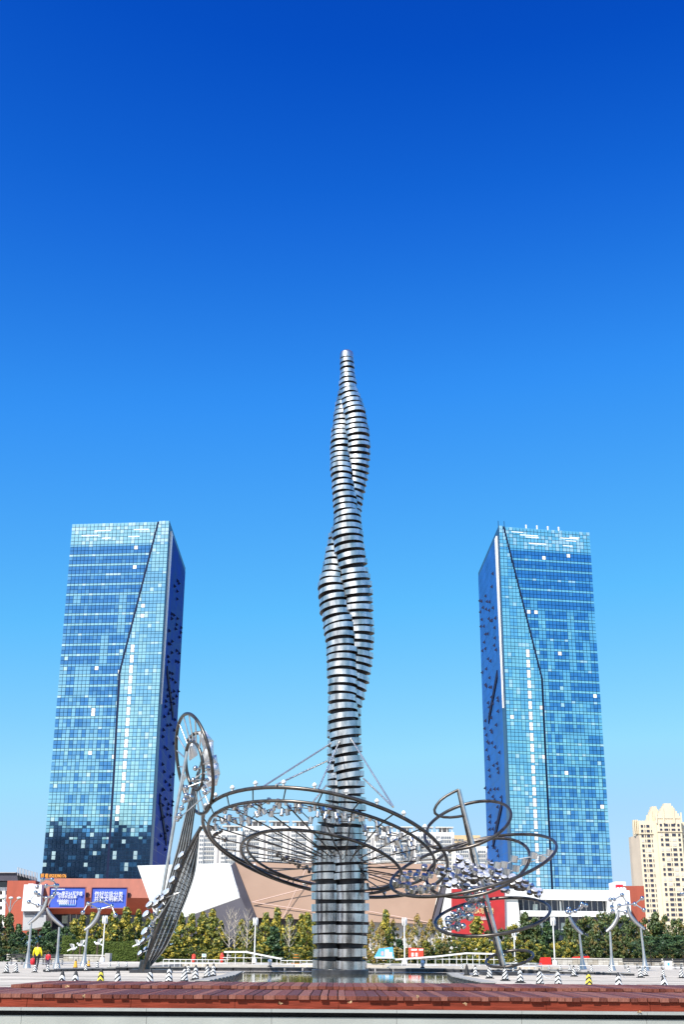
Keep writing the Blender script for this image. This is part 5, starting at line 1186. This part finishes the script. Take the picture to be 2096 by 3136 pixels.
row([(X1(578), YY(1245), None, 0), (X1(702), YY(1245), None, 0), (X1(936), YY(1222), None, 3), (X1(1092), YY(1235), None, 2), (X1(1390), YY(1225), None, 1), (X2(352), YY(1200), YY(1362), 0), (X2(495), YY(1200), YY(1355), 2), (X2(597), YY(1190), YY(1335), 0), (X2(705), YY(1180), YY(1315), 2), (X2(762), YY(1175), YY(1300), 0)], 'the near row behind the left deck')
row([(X2(155), YY(1170), YY(1255), 2), (X2(530), YY(1182), YY(1275), 0)], 'the pair near the harp foot')
row([(X4(697), YY(1182), YY(1290), 5), (X4(777), YY(1190), YY(1300), 0), (X4(908), YY(1192), YY(1318), 1), (X4(1053), YY(1200), YY(1340), 2), (X4(1192), YY(1213), YY(1360), 0), (X5(240), YY(1222), YY(1385), 2), (X5(402), YY(1230), None, 0), (X5(685), YY(1245), None, 3), (X5(960), YY(1258), None, 0), (X5(1380), YY(1285), None, 0)], 'the near row behind the right deck')
row([(X4(650), YY(1165), YY(1240), 1), (X4(1128), YY(1205), YY(1285), 2), (X5(325), YY(1180), YY(1240), 1), (X5(428), YY(1183), YY(1245), 0), (X5(517), YY(1183), YY(1250), 1), (X5(603), YY(1183), YY(1255), 0), (X5(718), YY(1185), YY(1262), 2), (X5(885), YY(1188), YY(1275), 1), (X5(1062), YY(1200), YY(1285), 0), (X5(1217), YY(1203), YY(1295), 1)], 'the far taped row right of the loops')
row([(X5(555), YY(1195), YY(1300), 1), (X5(1170), YY(1203), YY(1310), 0), (X5(1382), YY(1225), YY(1302), 0), (X5(1550), YY(1213), YY(1315), 2)], 'the four cones on the right plaza')
TAPE = mat('barrier_tape', (.78, .78, .76), .6, var=.1)
def rope(label, pts, r_=.02, sag=.0):
    mb = MB(); o_ = [P(x, y, Y) for x, y, Y in pts]; out = []
    for a, b in zip(o_, o_[1:]):
        for k in range(8): f = k/8; out.append(a.lerp(b, f)-Vector((0, 0, sag*4*f*(1-f))))
    out.append(o_[-1]); mb.tube(out, r_, 5)
    tag(obj('barrier_rope', mb, TAPE), label, 'barrier rope', 'white ropes between the cones')
rope('white rope along the five cones at far left', [(20, 2949, 84), (60, 2949.5, 86), (105, 2950, 90), (145, 2950.5, 92), (177, 2950, 96), (300, 2950, 100), (450, 2949, 100)], .022)
rope('sagging white rope between two leftmost cones', [(20, 2949, 83.5), (47, 2949, 83.5)], .02, .12)
rope('white rope along the far cone row at right', [(1420, 2952, 100), (1650, 2956, 102), (1790, 2957, 98), (1870, 2957, 95), (2030, 2961, 90), (2096, 2964, 88)], .022)
rope('sagging white rope between two near cones at right', [(1654, 2970, 55), (1708, 2975, 50)], .016, .3)
rope('white rope slanting down from the rightmost near cone', [(2034, 2988, 36), (2048, 3020, 31.5)], .012)
rope('short white rope slanting to the ground by the second right cone', [(1893, 2978, 46), (1918, 2996, 52)], .016)

# ------------------------------------------------------------------ people
def skin_mesh(name, pts, edges, radii, mats_, root=0, sub=1):
    me = bpy.data.meshes.new('tmp'); me.from_pydata(pts, edges, []); o = bpy.data.objects.new('tmp', me); col.objects.link(o)
    o.modifiers.new('skin', 'SKIN'); sv = me.skin_vertices[0].data
    for i, r_ in enumerate(radii): sv[i].radius = (r_, r_) if not isinstance(r_, tuple) else r_; sv[i].use_root = (i == root)
    s = o.modifiers.new('sub', 'SUBSURF'); s.levels = sub; s.render_levels = sub
    bpy.context.view_layer.update()
    m2 = bpy.data.meshes.new_from_object(o.evaluated_get(bpy.context.evaluated_depsgraph_get())); bpy.data.objects.remove(o)
    m2.name = name; m2.materials.clear(); m2.materials.append(mats_)
    for p_ in m2.polygons: p_.use_smooth = True
    return m2
SKIN = mat('skin', (.5, .3, .22), .6, var=.08); HAIRB = mat('brown_hair', (.06, .025, .015), .6, var=.2); HAIRK = mat('black_hair', (.012, .01, .01), .5, var=.2)
YJ = mat('yellow_jacket', (.75, .62, .01), .6, var=.12, scale=5, bump=.4, bscale=7); RJ = mat('red_jacket', (.6, .015, .03), .6, var=.12, scale=5); BT = mat('black_trousers', (.015, .015, .02), .8, var=.2); BLUT = mat('navy_trousers', (.03, .03, .07), .8, var=.2)
def person(label, loc, H, jacket, trousers, hair, bun, stride, arm_out, bend=0.0):
    t = thing('person', label, 'person', loc); s = H/1.7
    def V(x, y, z): return (x*s, (y+bend*max(0, z-.9))*s, z*s)
    J = dict(pel=V(0, 0, .95), bel=V(0, 0, 1.1), che=V(0, .01, 1.3), nek=V(0, .0, 1.46), hd=V(0, .01, 1.56), tp=V(0, .01, 1.66),
             hl=V(-.1, 0, .9), kl=V(-.11, stride*.5, .5), al=V(-.11, stride*.2, .09), tl=V(-.12, stride*.2+.16, .04), hr=V(.1, 0, .9), kr=V(.11, -stride*.1, .49), ar=V(.11, -stride*.9, .12), tr=V(.12, -stride*.9+.14, .04),
             sl=V(-.19, 0, 1.38), el=V(-.19-arm_out, .02, 1.12), wl=V(-.2-arm_out*1.1, .12, .88), sr=V(.19, 0, 1.38), er=V(.19+arm_out, -.02, 1.12), wr=V(.2+arm_out*1.1, .1, .88))
    k = list(J); I = {n: i for i, n in enumerate(k)}
    E = [('pel', 'bel'), ('bel', 'che'), ('che', 'nek'), ('nek', 'hd'), ('hd', 'tp'), ('pel', 'hl'), ('hl', 'kl'), ('kl', 'al'), ('al', 'tl'), ('pel', 'hr'), ('hr', 'kr'), ('kr', 'ar'), ('ar', 'tr'), ('che', 'sl'), ('sl', 'el'), ('el', 'wl'), ('che', 'sr'), ('sr', 'er'), ('er', 'wr')]
    Rr = dict(pel=.13, bel=.12, che=.14, nek=.055, hd=.095, tp=.07, hl=.085, kl=.055, al=.04, tl=.035, hr=.085, kr=.055, ar=.04, tr=.035, sl=.055, el=.042, wl=.03, sr=.055, er=.042, wr=.03)
    me = skin_mesh('body', [J[n] for n in k], [(I[a], I[b]) for a, b in E], [Rr[n]*s for n in k], SKIN)
    bm = bmesh.new(); bm.from_mesh(me)
    hb = MB()
    for sd, wn in ((-1, 'wl'), (1, 'wr')):
        w0 = Vector(J[wn]); hb.sphere(w0+Vector((0, .02, -.05))*s, .042*s, nu=8, nv=5, sc_=(.5, .9, 1.2))
        for f_ in range(4): st = w0+Vector((0, -.02+.022*f_, -.085))*s; hb.tube([st, st+Vector((-sd*.006, .004, -.04))*s, st+Vector((-sd*.016, .01, -.07+.006*abs(f_-1)))*s], [.009*s, .008*s, .006*s], 5)
        st = w0+Vector((-sd*.01, .05, -.04))*s; hb.tube([st, st+Vector((-sd*.01, .02, -.035))*s, st+Vector((-sd*.015, .02, -.06))*s], [.01*s, .009*s, .007*s], 5)
    hd = Vector(J['hd'])
    for sd in (-1, 1): hb.sphere(hd+Vector((sd*.09, 0, 0))*s, .03*s, nu=6, nv=4, sc_=(.4, .8, 1.1))
    hb.sphere(hd+Vector((0, .1, -.01))*s, .02*s, nu=6, nv=4)
    tm = hb.mesh('tmp', SKIN); bm.from_mesh(tm); bm.to_mesh(me); bm.free()
    o = bpy.data.objects.new('body', me); col.objects.link(o); o.parent = t
    def cloth(nm, names, edges, rad, m_, root):
        idx = {n: i for i, n in enumerate(names)}
        mm = skin_mesh(nm, [J[n] if isinstance(n, str) and n in J else n for n in names], [(idx[a], idx[b]) for a, b in edges], [r_*s for r_ in rad], m_, idx[root])
        q = bpy.data.objects.new(nm, mm); col.objects.link(q); q.parent = t; return q
    J['hem'] = V(0, 0, .84); J['col'] = V(0, 0, 1.44)
    cloth('jacket', ['hem', 'bel', 'che', 'col', 'sl', 'el', 'wl', 'sr', 'er', 'wr'], [('hem', 'bel'), ('bel', 'che'), ('che', 'col'), ('che', 'sl'), ('sl', 'el'), ('el', 'wl'), ('che', 'sr'), ('sr', 'er'), ('er', 'wr')], [.185, .175, .185, .09, .085, .07, .055, .085, .07, .055], jacket, 'bel')
    cloth('trousers', ['pel', 'hl', 'kl', 'al', 'hr', 'kr', 'ar'], [('pel', 'hl'), ('hl', 'kl'), ('kl', 'al'), ('pel', 'hr'), ('hr', 'kr'), ('kr', 'ar')], [.145, .1, .075, .06, .1, .075, .06], trousers, 'pel')
    for n1, n2 in (('al', 'tl'), ('ar', 'tr')):
        mb = MB(); a, b = Vector(J[n1]), Vector(J[n2]); mb.tube([a+Vector((0, -.05*s, -.05*s)), a+Vector((0, .02*s, -.045*s)), b], [.045*s, .05*s, .04*s], 8); sh = bpy.data.objects.new('shoe', mb.mesh('shoe', BLACK)); col.objects.link(sh); sh.parent = t
    mb = MB(); mb.sphere(hd+Vector((0, -.02, .045))*s, .115*s, nu=12, nv=8, sc_=(.98, 1.0, .95))
    if bun: mb.sphere(hd+Vector((0, -.1, .13))*s, .055*s, nu=8, nv=6)
    hr_ = bpy.data.objects.new('hair', mb.mesh('hair', hair)); col.objects.link(hr_); hr_.parent = t
    return t, J, s
g = G(112, 2972); g = Vector((g.x, 88.0, 0)); g.x = P(112, 2940, 88).x
pt1, J1, s1 = person('person in a bright yellow jacket and black trousers walking away with a red bag', g, 1.66, YJ, BT, HAIRB, True, .3, .09, .06)
g2 = Vector((P(146, 2945, 92).x, 92, 0))
person('small child in a red jacket beside the person in yellow', g2, 1.12, RJ, BLUT, HAIRK, False, .18, .06, .0)
hand = g+Vector(J1['wl'])+Vector((0, .02, -.12))
bg_ = thing('carrier_bag', 'red bag held in the left hand of the person in yellow', 'bag', (hand.x, hand.y, hand.z-.42))
mb = MB(); mb.lathe([(.1, -.42), (.17, -.34), (.19, -.15), (.13, -.02), (.05, .0)], hand+Vector((0, 0, -.02)), 10); obj('bag_body', mb, RJ, bg_)
mb = MB(); mb.tube([hand+Vector((-.06, 0, -.04)), hand+Vector((-.04, 0, .03)), hand+Vector((.04, 0, .03)), hand+Vector((.06, 0, -.04))], .012, 5); obj('handle', mb, RJ, bg_)
# pool spotlights on the coping
for px, lb in ((826, 'small black spotlight on the pool coping left of the column'), (1296, 'small black spotlight on the pool coping under the bridge railing')):
    p = P(px, 2962, 89.5); t = thing('pool_spotlight', lb, 'spotlight', (p.x, 89.8, .25), 'spotlights on the pool coping')
    mb = MB(); mb.lathe([(.16, .25), (.14, .32), (.06, .36)], (p.x, 89.8, 0), 10); obj('foot', mb, BLACK, t)
    mb = MB(); mb.tube([(p.x, 89.8, .36), (p.x, 89.75, .5), (p.x, 89.6, .68)], [.07, .13, .15], 10); obj('lamp_head', mb, WHITE, t)
print('objects', len(bpy.data.objects), 'bands', bands)
